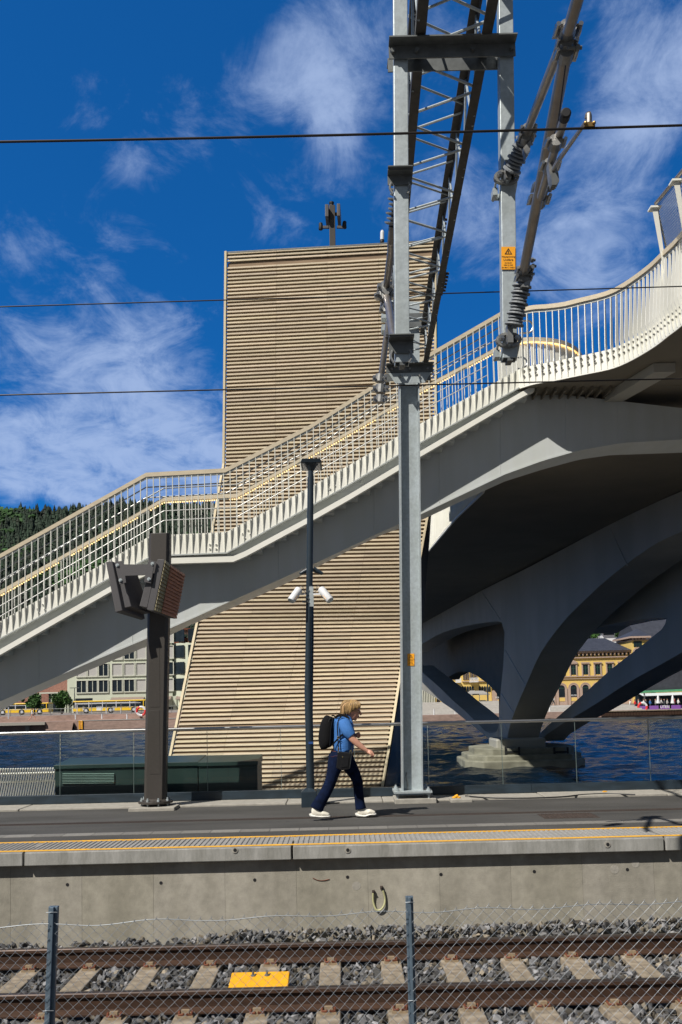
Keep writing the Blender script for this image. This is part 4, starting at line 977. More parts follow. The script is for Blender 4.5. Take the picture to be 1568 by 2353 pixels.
def bracket(par, x, y, Y):
    c = P(x, y, Y); m = MB(); rings = []
    K = 20
    outer = [c + V((.105*cos(2*pi*k/K), 0, .062*sin(2*pi*k/K)*(1.0 if sin(2*pi*k/K) > 0 else .95))) for k in range(K)]
    inner = [c + V((.080*cos(2*pi*k/K), 0, .040*sin(2*pi*k/K))) for k in range(K)]
    m.add(outer + inner + [q+V((0,.04,0)) for q in outer] + [q+V((0,.04,0)) for q in inner],
        [(k,(k+1)%K,K+(k+1)%K,K+k) for k in range(K)] + [(2*K+k,3*K+k,3*K+(k+1)%K,2*K+(k+1)%K) for k in range(K)] + [(k,2*K+k,2*K+(k+1)%K,(k+1)%K) for k in range(K)] + [(K+k,K+(k+1)%K,3*K+(k+1)%K,3*K+k) for k in range(K)])
    m.box(c.x-.022, c.x+.022, c.y-.07, c.y+.06, c.z-.05, c.z+.10)
    o_ = m.build('bracket', M['cast'], par)
    m = MB()
    for s_ in (-1,1): q = c + V((s_*.062,0,.005)); m.tube([q+V((0,.06,0)), q+V((0,-.05,0))], .013, 8); m.tube([q+V((0,-.005,0)), q+V((0,-.03,0))], .023, 6)
    q = c+V((.0,-.0,-.045)); m.tube([q, q+V((0,-.05,0))], .018, 8); m.build('bracket_bolts', M['steel'], o_)
    m = MB(); 
    for s_ in (-1,1): m.beam(c+V((s_*.085,.04,-.03)), c+V((s_*.085,.20,-.10)), .016, .016)
    m.box(c.x-.105, c.x-.066, YD-.03, YD+.06, c.z-.115, c.z-.055); m.box(c.x-.104, c.x+.075, YD+.061, YD+.07, c.z-.113, c.z-.057); m.build('back_strap', M['galv'], o_)
tc_ = thing('cantilever_arm', tuple(P(1170, 780, 7.5)), 'jointed overhead wire arm of aluminium tubes and grey insulators on the right hanging post', 'overhead line arm', 'overhead line arms')
YB0 = YD-.10
bracket(tc_, 1165, 405, YB0); bracket(tc_, 1170, 780, YB0)
iA, iB = P(1174, 398, YB0-.06), P(1207, 318, 7.05)
insulator(tc_, iA, iB, 9, .078)
tA = P(1214, 296, 6.9); tE = P(1304, 66, 5.15); tX = tE + (tE-tA)*.0
m = MB(); m.tube([iB, tA, P(1299, 80, 5.2)], .031, 14); m.build('upper_tube', M['alu'], tc_, smooth=True)
jA, jB = P(1178, 768, YB0-.06), P(1201, 652, 7.15)
insulator(tc_, jA + (jB-jA)*.12, jB, 12, .078)
m = MB(); m.tube([jB, P(1203, 628, 7.1)], .036, 12); m.build('insulator_cap', M['insul'], tc_)
B0 = P(1206, 612, 7.0); B1 = P(1302, 118, 5.05)
m = MB(); m.tube([P(1203,632,7.1), B0, B1], .038, 14); m.build('main_tube', M['alu'], tc_, smooth=True)
m = MB(); m.tube([P(1306,72,4.95), P(1345,-60,4.6)], .034, 14); m.build('top_tube', M['alu'], tc_, smooth=True)
for (x, y, Y, r_) in ((1304, 72, 5.0, .05), (1301, 105, 5.05, .042), (1300,128,5.08,.044), (1213,300,6.95,.044), (1209,318,7.0,.044), (1205,622,7.06,.046), (1203,640,7.1,.046), (1239,460,6.35,.052), (1246,432,6.25,.048), (1276,330,5.2,.040), (1264,383,5.6,.042)):
    clamp(tc_, P(x,y,Y), r_, d=(B1-B0))
m = MB()
for (x, y, Y) in ((1217,288,6.9),(1216,302,6.95),(1215,313,7.0),(1213,598,7.0),(1215,612,7.02),(1211,630,7.05),(1313,110,5.0),(1258,430,6.2)):
    q = P(x,y,Y); m.tube([q+V((-.02,0,0)), q+V((.06,0,0))], .011, 6); m.tube([q+V((.025,0,0)), q+V((.045,0,0))], .019, 6)
m.build('stud_bolts', M['galvdark'], tc_)
def trip(par, pts, Y, name, mt='cast'):
    A = [P(x,y,Y) for x,y in pts]; m = MB(); m.prism([a+V((0,-.03,0)) for a in A], [a+V((0,.03,0)) for a in A]); return m.build(name, M[mt], par)
trip(tc_, ((1201,345),(1221,322),(1216,352),(1207,368)), 7.0, 'wedge_plate'); trip(tc_, ((1195,662),(1220,636),(1216,664)), 7.1, 'wedge_plate')
R0, R1 = P(1243, 452, 6.0), P(1300, 262, 4.95)
m = MB(); m.tube([R0, R1], .026, 12); m.build('registration_tube', M['alu'], tc_, smooth=True)
m = MB(); u = (R1-R0).normalized(); m.tube([R1-u*.05, R1+u*.012, R1+u*.02], [.030,.030,.022], 14); m.build('end_cap', M['black'], tc_)
m = MB(); m.tube([P(1262,412,5.6), P(1270,393,5.5), P(1283,370,5.3), P(1350,276,4.62)], [.012,.014,.014,.010], 8); m.build('steady_arm', M['alu'], tc_)
trip(tc_, ((1258,380),(1272,384),(1280,400),(1279,424),(1268,432),(1262,415)), 5.5, 'arm_hinge'); trip(tc_, ((1264,405),(1281,402),(1283,422),(1276,431),(1266,431)), 5.45, 'stop_plate', 'galvdark')
m = MB(); q = P(1353, 262, 4.6); m.tube([q, P(1353,283,4.6)], .014, 8); m.tube(smoothpath([tuple(P(x,y,4.6)) for x,y in ((1346,272),(1348,262),(1355,258),(1358,266),(1358,282))]), .006, 6); m.build('wire_hook', M['alu'], tc_)
m = MB(); q = P(1354,289,4.6); m.box(q.x-.028,q.x+.028,q.y-.012,q.y+.012,q.z-.010,q.z+.014)
for s_ in (-1,1): m.ball(q+V((s_*.022,-.015,.006)), .010, (1,1,1), 8, 6)
m.build('wire_clip', M['bronze'], tc_)
m = MB(); m.tube([P(1300,150,5.0), P(1282,290,5.2), P(1270,318,5.3)], .004, 6); m.build('stay_wire', M['wire'], tc_)
# left arm, seen past the left hanging post
t2 = thing('cantilever_arm', tuple(P(905, 500, 8)), 'overhead wire arm of aluminium tubes behind the left hanging post in front of the slats', 'overhead line arm', 'overhead line arms')
c4b = crop(1400, 1000, .287)
def B(x, y, Y): return P(*c4b(x, y), Y)
insulator(t2, P(916,415,7.85), P(902,520,8.0), 9, .075)
m = MB(); m.tube([P(902,520,8.0), P(899,555,8.1), B(575,0,8.3), B(510,540,8.9)], .034, 12); m.build('upper_tube', M['alu'], t2, smooth=True)
m = MB(); m.tube([B(505,620,8.9), B(540,780,8.7), B(600,1180,8.3), B(640,1240,8.1)], .036, 12); m.build('blue_tube', M['alu'], t2, smooth=True)
m = MB(); m.tube([B(465,720,9.0), B(462,860,9.0)], .028, 12); m.tube([B(545,1000,8.9), B(500,1300,8.95), B(430,1830,9.1)], .030, 12); m.build('registration_tube', M['alu'], t2, smooth=True)
m = MB(); m.tube([B(430,1830,9.1), B(445,1960,9.15), B(425,2090,9.15)], [.03,.018,.022], 8); m.build('steady_arm', M['cast'], t2)
for (x, y, r_) in ((512,530,.06),(500,640,.06),(430,640,.04),(555,790,.045),(500,830,.04),(595,1190,.045),(418,1790,.045),(430,1940,.05),(425,2080,.045)): clamp(t2, B(x,y,8.9), r_, d=(0.1,0,1))
trip(t2, [c4b(*q) for q in ((440,540),(500,560),(520,600),(580,540),(600,560),(530,640),(500,640),(450,590))], 8.85, 'fork')
m = MB(); q = B(480,1800,9.1); m.tube([q, B(485,1870,9.1)], .016, 8); m.build('wire_hook', M['cast'], t2)
m = MB(); q = B(478,1885,9.12); m.box(q.x-.05,q.x+.05,q.y-.015,q.y+.015,q.z-.02,q.z+.025); m.build('wire_clip', M['bronze'], t2)
# bracket frame on the mast rear
m = MB(); q = B(480,1000,15.1)
for yy in (940,1110): c = B(475,yy,15.2); m.box(c.x-.04, c.x+.05, 15.1, 15.3, c.z-.05, c.z+.05)
m.build('rear_bracket', M['galv'], tg)
# secondary posts behind, between chord and mast head
m = MB(); a0, a1 = B(865,1660,15.05), B(865,760,15.05); m.beam(a0, a1, .24, .24, up=(0,1,0)); m.build('upper_mast', M['galv'], tg)
m = MB()
for yy in (930, 1050): a0, a1 = B(810,yy,14.9), B(1155,yy-15,14.9); m.beam(a0, a1, .05, .09)
m.build('upper_mast_brackets', M['galvdark'], tg)

# ================================================================ WIRES
def wire(y0, y1, Y, rad, lab, sag=0.0):
    a, b = P(0, y0, Y), P(1568, y1, Y); d = b-a; z = (a+b)/2; m = MB(); z0 = z.z
    pts = []
    for k in range(-8, 17): f = k/8; pts.append(V((a.x + d.x*f, Y, z0 + sag*(f-.86)**2)))
    pts = [V((p.x, Y, a.z + (b.z-a.z)*((p.x-a.x)/d.x) + sag*(((p.x-a.x)/d.x)-.5)**2 - sag*.25)) for p in pts]
    m.tube(pts, rad, 8); return tag(m.build('contact_wire', M['wire'], org=(0,Y,z0)), lab, 'overhead wire', 'overhead wires')
wire(326, 288, 4.6, .0065, 'thick black overhead wire nearest the camera, crossing the sky highest up', 0.03)
wire(705, 658, 9.25, .0065, 'thin black overhead wire in the middle, crossing the upper timber tower')
wire(908, 870, 9.2, .0075, 'black overhead wire lowest of the three, crossing just above the mast top')

# ================================================================ LOUDSPEAKER POST
YP = 14.9
z1 = crop(400, 2100, .2296)
def Z1(x, y, Y): return P(*z1(x, y), Y)
pb, pt_ = P(358, 1838, YP), P(369, 1228, YP)
t = thing('speaker_post', (pb.x, YP, .05), 'thick brown black steel post with two angled louvred housings at its top', 'post')
def pprof(c, w_=.168, d_=.13, r_=.045): return [c+V(q) for q in ((-w_+r_,-d_,0),(w_-r_,-d_,0),(w_,-d_+r_,0),(w_,d_-r_,0),(w_-r_,d_,0),(-w_+r_,d_,0),(-w_,d_-r_,0),(-w_,-d_+r_,0))]
m = MB(); m.prism(pprof(V((pb.x,YP,.14))), pprof(pt_)); po = m.build('pole', M['postbrown'], t, bevel=.006)
m = MB(); x0 = pb.x; m.box(x0-.06, x0+.10, YP-.1335, YP-.1305, .55, 1.55); m.box(x0-.05, x0+.11, YP-.1335, YP-.1305, 1.6, 2.6); m.build('service_hatches', M['postbrown'], po, bevel=.002)
m = MB(); m.tube([(x0,YP,.09),(x0,YP,.125)], .27, 28); m.build('base_flange', M['postbrown'], t, bevel=.004)
m = MB()
for k in range(8):
    a_ = 2*pi*(k+.5)/8; c = V((x0+.22*cos(a_), YP+.22*sin(a_), 0)); m.tube([c+V((0,0,.05)), c+V((0,0,.18))], .013, 8); m.tube([c+V((0,0,.126)), c+V((0,0,.15))], .024, 6)
m.build('anchor_bolts', M['galv'], t)
m = MB(); m.tube([(x0,YP,.13),(x0,YP,.16)], [.22,.17], 20); m.build('weld_collar', M['postbrown'], t)
def housing(front, back, name='housing', mt='housing', Yf=14.45, Yb=16.0):
    m = MB(); m.prism([Z1(x,y,Yf) for x,y in front], [Z1(x,y,Yb) for x,y in back]); return m.build(name, M[mt], t, bevel=.008)
def rec(front, Yf, Yb): # straight box going back
    A = [Z1(x,y,Yf) for x,y in front]; return A, [a+V((0,Yb-Yf,0)) for a in A]
housing([(100,640),(215,628),(390,1490),(270,1525)], [(500,830),(620,820),(790,1640),(720,1662)], Yf=14.3, Yb=14.72)
housing([(1005,592),(1130,602),(940,1500),(820,1480)], [(1370,845),(1483,857),(1328,1640),(1215,1628)], Yf=14.3, Yb=14.72)
housing([(255,655),(345,640),(545,1420),(405,1452)], [(560,800),(640,790),(880,1545),(720,1565)], Yf=14.36, Yb=14.70)
housing([(890,660),(1000,640),(828,1445),(688,1415)], [(1000,760),(1100,760),(930,1500),(800,1490)], Yf=14.36, Yb=14.70)
def lerp2(a, b, f): return (a[0]+(b[0]-a[0])*f, a[1]+(b[1]-a[1])*f)
for (ta, ba, tb2, bb2, fa, fb, mt_n, ns) in (((1134,610),(946,1498),(1220,690),(1054,1532),0,.27,'louvre_a',5), ((1230,692),(1068,1538),(1480,862),(1328,1636),.29,1,'louvre_b',11)):
    m = MB(); n_l = 14
    for k in range(n_l):
        f0, f1 = k/n_l, (k+1)/n_l
        for j in range(ns):
            u0, u1 = j/ns, (j+1)/ns; wv = .10*(1/n_l)*(j % 2)
            def q_(f, u, out, wv_=0): 
                p_ = lerp2(lerp2(ta,ba,f), lerp2(tb2,bb2,f), u); Yq = 14.3 + .42*(fa+(fb-fa)*u); return Z1(p_[0], p_[1], Yq) + V((.74,-.67,0))*out
            w0, w1 = (wv, .10/n_l - wv)
            m.prism([q_(f0,u0,.006), q_(f0+.84*(f1-f0)+w0,u0,.030), q_(f0+.84*(f1-f0)+w1,u1,.030), q_(f0,u1,.006)],
                    [q_(f0,u0,.001), q_(f0+.92*(f1-f0)+w0,u0,.014), q_(f0+.92*(f1-f0)+w1,u1,.014), q_(f0,u1,.001)])
    m.build('louvres', M[mt_n], t)
m = MB(); br = [(258,660),(280,640),(375,628),(402,686),(838,690),(856,608),(975,640),(975,655),(945,665),(892,1016),(770,990),(792,874),(440,886),(457,1003),(345,1035),(265,690)]
m.prism([Z1(x,y,14.25) for x,y in br], [Z1(x,y,14.25)+V((0,.03,0)) for x,y in br]); bk = m.build('bracket_plate', M['housing'], t)
m = MB(); m.box(Z1(880,800,14.6).x, Z1(1000,800,14.6).x, 14.40, 14.78, Z1(600,860,14.6).z, Z1(600,700,14.6).z); m.build('bracket_arm', M['housing'], t)
for (x, y) in ((308,703),(362,965),(918,677),(858,946)):
    q = Z1(x,y,14.25); m = MB(); m.tube([q, q+V((0,-.012,0))], .028, 12); m.tube([q+V((0,-.012,0)), q+V((0,-.025,0))], .014, 8); m.build('bolt', M['galv'], bk)

# ================================================================ LAMP POST
YL = 14.7
z2 = crop(1120, 1800, .2889)
def Z2(x, y, Y=YL): return P(*z2(x, y), Y)
lb, lt = P(714, 1815, YL), P(714.5, 1072, YL); s2 = .1659*YL/F
t = thing('lamp_post', (lb.x, YL, 0), 'slim dark blue lamp post with flat lamp head and two white cameras on brackets', 'lamp post')
m = MB(); m.tube([V((lb.x,YL,.27)), V((lb.x,YL,1.9)), V((lb.x,YL,1.905)), Z2(428,380)], [.062,.062,.054,.05], 18); m.build('pole', M['lampblue'], t, smooth=True)
m = MB(); m.tube([Z2(430,385), Z2(430,280)], .043, 16); m.build('pole_top', M['lampblue'], t, smooth=True)
xb0, xb1 = P(693, 1850, YL-.15).x, P(728, 1850, YL-.15).x
m = MB(); m.box(xb0, xb1, YL-.15, YL+.15, -.002, .24); m.prism([V((xb0,YL-.15,.24)),V((xb1,YL-.15,.24)),V((xb1,YL+.15,.24)),V((xb0,YL+.15,.24))], [V((xb0+.07,YL-.06,.285)),V((xb1-.07,YL-.06,.285)),V((xb1-.07,YL+.06,.285)),V((xb0+.07,YL+.06,.285))]); m.build('base_box', M['lampblue'], t, bevel=.006)
m = MB(); a, b = Z2(288,195), Z2(583,195); 
m.prism([V((a.x,YL-.10,a.z)),V((b.x,YL-.10,b.z)),V((b.x-.02,YL-.12,b.z+.06)),V((a.x+.03,YL-.12,a.z+.06))], [V((a.x,YL+.45,a.z)),V((b.x,YL+.45,b.z)),V((b.x-.02,YL+.45,b.z+.06)),V((a.x+.03,YL+.45,a.z+.06))]); hd = m.build('lamp_head', M['lampblue'], t, bevel=.005)
m = MB(); m.box(a.x+.03, b.x-.03, YL-.06, YL+.42, a.z-.012, a.z-.001); m.build('lens', M['camwhite'], hd)
m = MB(); m.tube([Z2(432,285), Z2(432,225), Z2(432,200)], [.05,.09,.12], 16); m.build('lamp_neck', M['lampblue'], t)
for s_ in (-1, 1):
    m = MB(); c0 = Z2(435+s_*30, 1660, YL+.35); c1_ = Z2(437+s_*140, 1708, YL+.35); m.tube([Z2(437+s_*10,1660,YL+.1), c0], .03, 8); m.tube([c0+V((0,0,.01)), c1_], [.045,.030], 12); m.ball(c1_, .032, (1,1,.9), 10, 6); hh = m.build('side_spotlight', M['lampblue'], t, smooth=True)
m = MB(); m.box(Z2(368,0).x, Z2(425,0).x, YL-.075, YL-.02, Z2(0,2185).z, Z2(0,1910).z); m.tube([Z2(418,2100,YL-.07), Z2(436,1885,YL-.07)], .005, 5); m.build('mounting_plate', M['galv'], t)
m = MB()
for yy in (1945, 2055, 2110): m.tube([Z2(398,yy,YL-.07), Z2(398,yy,YL-.09)], .013, 8)
for yy in (2110,): 
    m.tube([V((lb.x,YL,Z2(0,yy).z-.012)), V((lb.x,YL,Z2(0,yy).z+.012))], .068, 16)
m.build('pipe_clamp', M['galvdark'], t)
for (a, b, pv, arm, lab) in (((270,1930),(155,2090),(222,2000),((222,2000),(350,1998)),'left'), ((568,1925),(700,2085),(612,1992),((612,1992),(470,1998)),'right')):
    A0, B0_ = Z2(*a, YL-.10), Z2(*b, YL-.22); d = (B0_-A0).normalized()
    m = MB(); m.tube([A0-d*.0, A0+d*.01, B0_-d*.01, B0_], [.052,.062,.062,.056], 18); cmo = m.build('camera', M['camwhite'], t, smooth=True)
    m = MB(); m.tube([B0_-d*.001, B0_+d*.004], .050, 18); m.build('lens_front', M['galv'], cmo)
    m = MB(); m.beam(Z2(*arm[0], YL-.17), Z2(*arm[1], YL-.09), .02, .02); m.tube([Z2(*pv, YL-.185), Z2(*pv, YL-.16)], .014, 8); m.build('arm', M['camwhite'], cmo)
    m = MB(); sg_ = -1 if lab == 'left' else 1; m.tube(smoothpath([tuple(A0+V((0,0,.03))), tuple(A0+V((-sg_*.05,0,.045))), tuple(A0+V((-sg_*.075,.01,-.03))), tuple(A0+V((-sg_*.13,.02,-.05)))]), .006, 6); m.build('camera_cable', M['housing'], cmo)
    c = (A0*.45+B0_*.55) + V((.018*-sg_,-.056,-.03)); m = MB(); m.obox(c, d*.045, V((0,.003,0)), d.cross(V((0,1,0))).normalized()*.013); m.build('yellow_label', M['yellow'], cmo)
m = MB(); m.tube([Z2(455,1990,YL+.03), Z2(457,2600,YL+.03), V((lb.x+.03,YL+.0,1.0))], .016, 8); m.build('conduit', M['lampblue'], t)
q = P(714.5, 1707, YL-.06); m = MB(); m.box(q.x-.035, q.x+.035, YL-.066, YL-.050, q.z-.018, q.z+.018); m.build('blue_tag', mat('blue_tag', (.02,.07,.25), .5), t)

# ================================================================ CABINETS AND LITTLE FENCE BEHIND THE GLASS
c5_ = crop(0, 2500, .893)
YC = 16.3
def cab(x0, x1, yt, lab, vents=False, grp='dark green cabinets behind the glass'):
    a, b = P(x0, yt, YC), P(x1, yt, YC); t = thing('equipment_cabinet', ((a.x+b.x)/2, YC+.4, -.75), lab, 'cabinet', grp)
    zt = (a.z+b.z)/2; m = MB(); m.box(a.x+.004, b.x-.004, YC, YC+.9, -.75, zt-.10); bd = m.build('body', M['green'], t, bevel=.006)
    m = MB(); m.prism([V((a.x-.01,YC-.03,zt-.10)),V((b.x+.01,YC-.03,zt-.10)),V((b.x+.01,YC-.03,zt-.03)),V((a.x-.01,YC-.03,zt-.03))][0:2]+[V((b.x+.01,YC-.03,zt-.03)),V((a.x-.01,YC-.03,zt-.03))], [V((a.x-.01,YC+.93,zt-.10)),V((b.x+.01,YC+.93,zt-.10)),V((b.x+.01,YC+.93,zt+.03)),V((a.x-.01,YC+.93,zt+.03))]); m.build('lid', M['green'], t, bevel=.006)
    if vents:
        m = MB()
        for i in range(8):
            for j in range(7):
                q = P(*c5_(298+28.5*i, 669+7.0*j), YC); m.obox((q.x, YC-.012, q.z), (.062,0,0), (0,.010,.008), (0,-.008,.010))
        m.build('vent_slots', mat('vent_lit_edge_green', (.10,.16,.14), .4), bd)  # slats painted lighter than the body to show sunlit edges
    m = MB(); mm = (a.x+b.x)/2; m.box(mm-.003, mm+.003, YC-.003, YC+.01, -.7, zt-.12); m.build('door_seam', M['black'], bd)
cab(126, 307, 1752, 'dark green equipment cabinet with rows of vent slots, leftmost, beside the white slatted fence', True)
cab(308, 455, 1748, 'dark green equipment cabinet in the middle, behind the brown post')
cab(456, 592, 1746, 'dark green equipment cabinet at the right end, in front of the timber tower')
t = thing('white_railing', tuple(P(60,1800,18.0)), 'low white railing of slanted bars at the left edge behind the glass', 'railing')
for k in range(-6, 23):
    x = 5 + k*5.7*1.0
    m = MB(); m.beam(P(x+9, 1766-.08*k, 17.9), P(x-8, 1850, 18.3), .022, .022); m.build('bar', M['white'], t)
for yy in (1778, 1796):
    m = MB(); m.tube([P(-40, yy+2, 18.05), P(127, yy-3, 18.05)], .022, 6); m.build('rail_bar', M['white'], t)
# ================================================================ FAR BANK
z4 = crop(0, 2500, .4847); z5 = crop(1680, 2620, .3316); z6 = crop(2150, 2440, .3699)
YQ = 134.0
def bank(x0, x1, y0, y1, z0, z1, name, mt, **k):
    m = MB(); m.box(x0, x1, y0, y1, z0, z1); return m.build(name, M[mt], **k)
xL, xM = P(*z4(640,800), YQ).x, P(*z4(378,800), YQ).x
# quay walls
t = thing('quay_wall', (-35, YQ, WZ), 'pink granite quay wall along the far river bank on the left', 'quay wall')
bank(xM, -6, YQ, YQ+5, WZ-.5, -.92, 'lower_wall', 'stone_quay', parent=t); bank(-90, 5, YQ+4.5, YQ+6, -.95, -.12, 'upper_wall', 'stone_quay', parent=t)
bank(xL, -6, YQ-.05, YQ+.5, -.92, -.84, 'coping', 'greystep', parent=t)
for i in range(6):
    a, b = P(*z4(440+18*i, 850), YQ-.8).x, P(*z4(600, 850), YQ-.8).x; m = MB(); m.box(a, b, YQ-1.2+.15*i, YQ, WZ-.3, WZ+.08+.2*i); m.build('quay_steps', M['stone_quay'], t)
t = thing('concrete_jetty', (-56, YQ, -1.2), 'low grey concrete jetty with dark openings at the far left river bank', 'jetty')
bank(-90, xM, YQ-.4, YQ+5, -1.35, -.95, 'jetty_deck', 'kerb', parent=t)
for i in range(6): bank(xM-3-6*i, xM-2.4-6*i, YQ+.2, YQ+1, WZ-.4, -1.35, 'jetty_pile', 'kerb', parent=t)
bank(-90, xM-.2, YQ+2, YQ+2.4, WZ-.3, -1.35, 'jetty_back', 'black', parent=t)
t = thing('quay_ladder', tuple(P(*z4(668,860), YQ-.1)), 'yellow steel ladder on the pink quay wall', 'ladder')
m = MB()
for xx in (656, 681): m.tube([P(*z4(xx,862), YQ-.12), P(*z4(xx,790), YQ-.12)], .08, 6)
for k in range(7): m.tube([P(*z4(656,855-10*k), YQ-.12), P(*z4(681,855-10*k), YQ-.12)], .06, 5)
m.build('ladder_rails', M['yellow'], t)
# steps and quay to the right of the tower
m = MB(); n = 9; xa, xb = 4.0, P(*z5(1010,600), 150).x
xb = 44
for i in range(n): m.box(xa, 28 if i > 3 else xb, YQ+2+1.7*i, YQ+19.5, -1.45+.2*i - (.3 if i == 0 else 0), -1.45+.2*(i+1))
tag(m.build('quay_steps', M['greystep'], org=(20,YQ,WZ)), 'wide light grey stone steps on the far bank seen between the pier struts', 'steps')
bank(3, 47, YQ, YQ+2.2, WZ-.5, -1.3, 'quay_wall', 'stone_quay'); tag(bpy.context.scene.objects[-1] if False else bpy.data.objects['quay_wall.001'], 'brown stone quay wall under the light grey steps', 'quay wall')
t = thing('wooden_quay', (60, YQ, WZ), 'reddish brown timber quay below the purple restaurant banners', 'quay')
a = P(*z6(690,1120), YQ).x
m = MB(); x = a
while x < 100: m.box(x, x+.38, YQ-.1, YQ+.1, -2.05, -1.42); x += .42
m.build('timber_boards', M['sleeper' if False else 'rail'], t); bank(a, 100, YQ, YQ+16, -1.55, -1.4, 'timber_deck', 'street', parent=t); bank(a, 100, YQ-.2, YQ+.2, -1.42, -1.3, 'edge_rail', 'sleeper', parent=t)
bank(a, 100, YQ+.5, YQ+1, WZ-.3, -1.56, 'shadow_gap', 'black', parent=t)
# hill with forest, and terrain
def hz(x, y):
    r_ = max(0, min(1, (y-520)/420)); left = max(0, min(1, (60-x)/260)); base = 200*(r_**.9)*(.25+.75*left)
    return base*(1+.05*mnoise.noise(V((x*.006,y*.006,0)))) + 6*mnoise.noise(V((x*.02,y*.02,1)))*r_ - 3
# crest heights read from the photograph
def crest(x): return P(784+x*F/940, 1192+ .028*(784+x*F/940), 940).z
m = MB(); xs = [-520+20*i for i in range(75)]; ys = [500+22*j for j in range(22)]
vs = []
def hz(x, y):
    f = max(0, min(1, (y-500)/440)); c_ = 196 if x < -40 else 196 - (x+40)*.28
    c_ = max(60, c_)
    return c_*(f**1.15) + 5*mnoise.noise(V((x*.012,y*.012,0)))*(.3+f) - 2
for y in ys:
    for x in xs: vs.append(V((x, y, hz(x, y))))
nx = len(xs); m.add(vs, [(j*nx+i, j*nx+i+1, (j+1)*nx+i+1, (j+1)*nx+i) for j in range(len(ys)-1) for i in range(nx-1)])
struct(m.build('hills', M['needle']))
m = MB(); r = random.Random(5)
def spruce(x, y, z, h, w_, c):
    m.cur = c; n = 6; a0 = r.uniform(0, 1)
    for (zb_, zt_, rr_) in ((.05,.50,1.0),(.32,.76,.72),(.6,1.0,.42)):
        base = [V((x + w_*rr_*(1+r.uniform(-.25,.25))*cos(2*pi*(k/n+a0)), y + w_*rr_*sin(2*pi*(k/n+a0)), z + h*(zb_ + r.uniform(-.03,.03)))) for k in range(n)]
        m.add(base + [V((x, y, z+h*zt_))], [(k, (k+1)%n, n) for k in range(n)])
def roundt(x, y, z, h, w_, c):
    m.cur = c
    for _ in range(3):
        vs_, fs = r.choice(hulls); s_ = w_*r.uniform(.7,1.0); o_ = V((x+r.uniform(-1,1)*w_*.5, y, z+h*r.uniform(.35,.7))); m.add([o_+q*s_ for q in vs_], fs)
for _ in range(5600):
    y = 560 + 400*r.random()**.6; x = r.uniform(-.42*y, .02*y if r.random() < .75 else .4*y); z = hz(x, y)
    if mnoise.noise(V((x*.01,y*.014,3))) + r.uniform(-.25,.25) > .30: g = r.uniform(.8,1.5); roundt(x, y, z, 11, r.uniform(3,5), (g*1.5, g*1.9, g*.8))
    else: g = r.uniform(.45,1.25); br_ = 1.5 if r.random() < .1 else 1; spruce(x, y, z-1, r.uniform(8,15), r.uniform(2.8,4.8), (g*br_, g, g*1.05))
for _ in range(230):
    x = r.uniform(-420, 40); y = r.uniform(925, 958); g = r.uniform(.45,.9); spruce(x, y, hz(x, y)-1, r.choice((8,10,11,13,16))*r.uniform(.85,1.15), r.uniform(3,5), (g,g,g))
o_ = m.build('forest', M['needle']); o_['kind'] = 'stuff'; o_['label'] = 'dark spruce forest with lighter green trees covering the far hillside'

# --- office building on the left
M['office'] = mat('pale_render_wall', (.52,.55,.44), .8, var=.05, vs=.4)
M['blind'] = mat('grey_window_blind', (.43,.42,.40), .7, var=.05)
M['winframe'] = mat('window_frame', (.55,.56,.48), .6, var=.05)
M['awning'] = mat('taupe_awning', (.25,.19,.16), .8, var=.08)
M['brickred'] = mat('red_brick', (.26,.13,.10), .9, var=.25, vs=3)
YO = 172.0
def O4(x, y, d=0): return P(*z4(x,y), YO+d)
def pbox(m, c0, c1, Y0, Y1):        # box between two read corners
    m.box(min(c0.x,c1.x), max(c0.x,c1.x), Y0, Y1, min(c0.z,c1.z), max(c0.z,c1.z))
t = thing('office_building', (O4(1000,735).x, YO, -.1), 'pale office building with grids of square windows and grey blinds behind the yellow bus', 'building')
m = MB(); m.box(O4(556,0).x, O4(1420,0).x, YO, YO+25, -.5, O4(1300,150).z); m.build('wall', M['office'], t)
m = MB(); cxr = O4(1420,0).x; ztp = O4(1500,150).z; m.tube([V((cxr+7,YO+8.5,-.5)), V((cxr+7,YO+8.5,ztp))], 10.5, 32); m.build('round_corner', M['office'], t)
colsx = [(540,616),(637,714),(730,804),(820,893),(930,1010),(1030,1110),(1128,1206),(1300,1350),(1362,1432)]
rows = [(60,160,-6),(190,290,-5),(327,425,-2),(462,558,0)]
zrow = []
for ri, (y0, y1, _) in enumerate(rows):
    for ci, (x0, x1) in enumerate(colsx):
        if ci == 0: continue
        sl = -(x0-637)*.022
        dark = (ri == 3 and ci in (1,2,3,4,5)) or (ri == 2 and ci in (3,7,8)) or ((ri*7+ci*3) % 11 == 0)
        m = MB(); c0 = O4(x0, y0); c1_ = O4(x1, y1); zt_, zb_ = O4(1000,y0-8).z, O4(1000,y1-8).z
        m.box(c0.x, c1_.x, YO-.06, YO-.01, zb_, zt_); w_ = m.build('window', M['window'] if dark else M['blind'], t)
        m = MB(); 
        for (a_, b_, c_, d_) in ((c0.x-.15,c1_.x+.15,zb_-.18,zb_),(c0.x-.15,c1_.x+.15,zt_,zt_+.12),(c0.x-.15,c0.x,zb_,zt_),(c1_.x,c1_.x+.15,zb_,zt_)): m.box(a_, b_, YO-.22, YO-.012, c_, d_)
        if dark: m.box((c0.x+c1_.x)/2-.05, (c0.x+c1_.x)/2+.05, YO-.12, YO-.061, zb_, zt_); 
        m.build('frame', M['winframe'], w_)
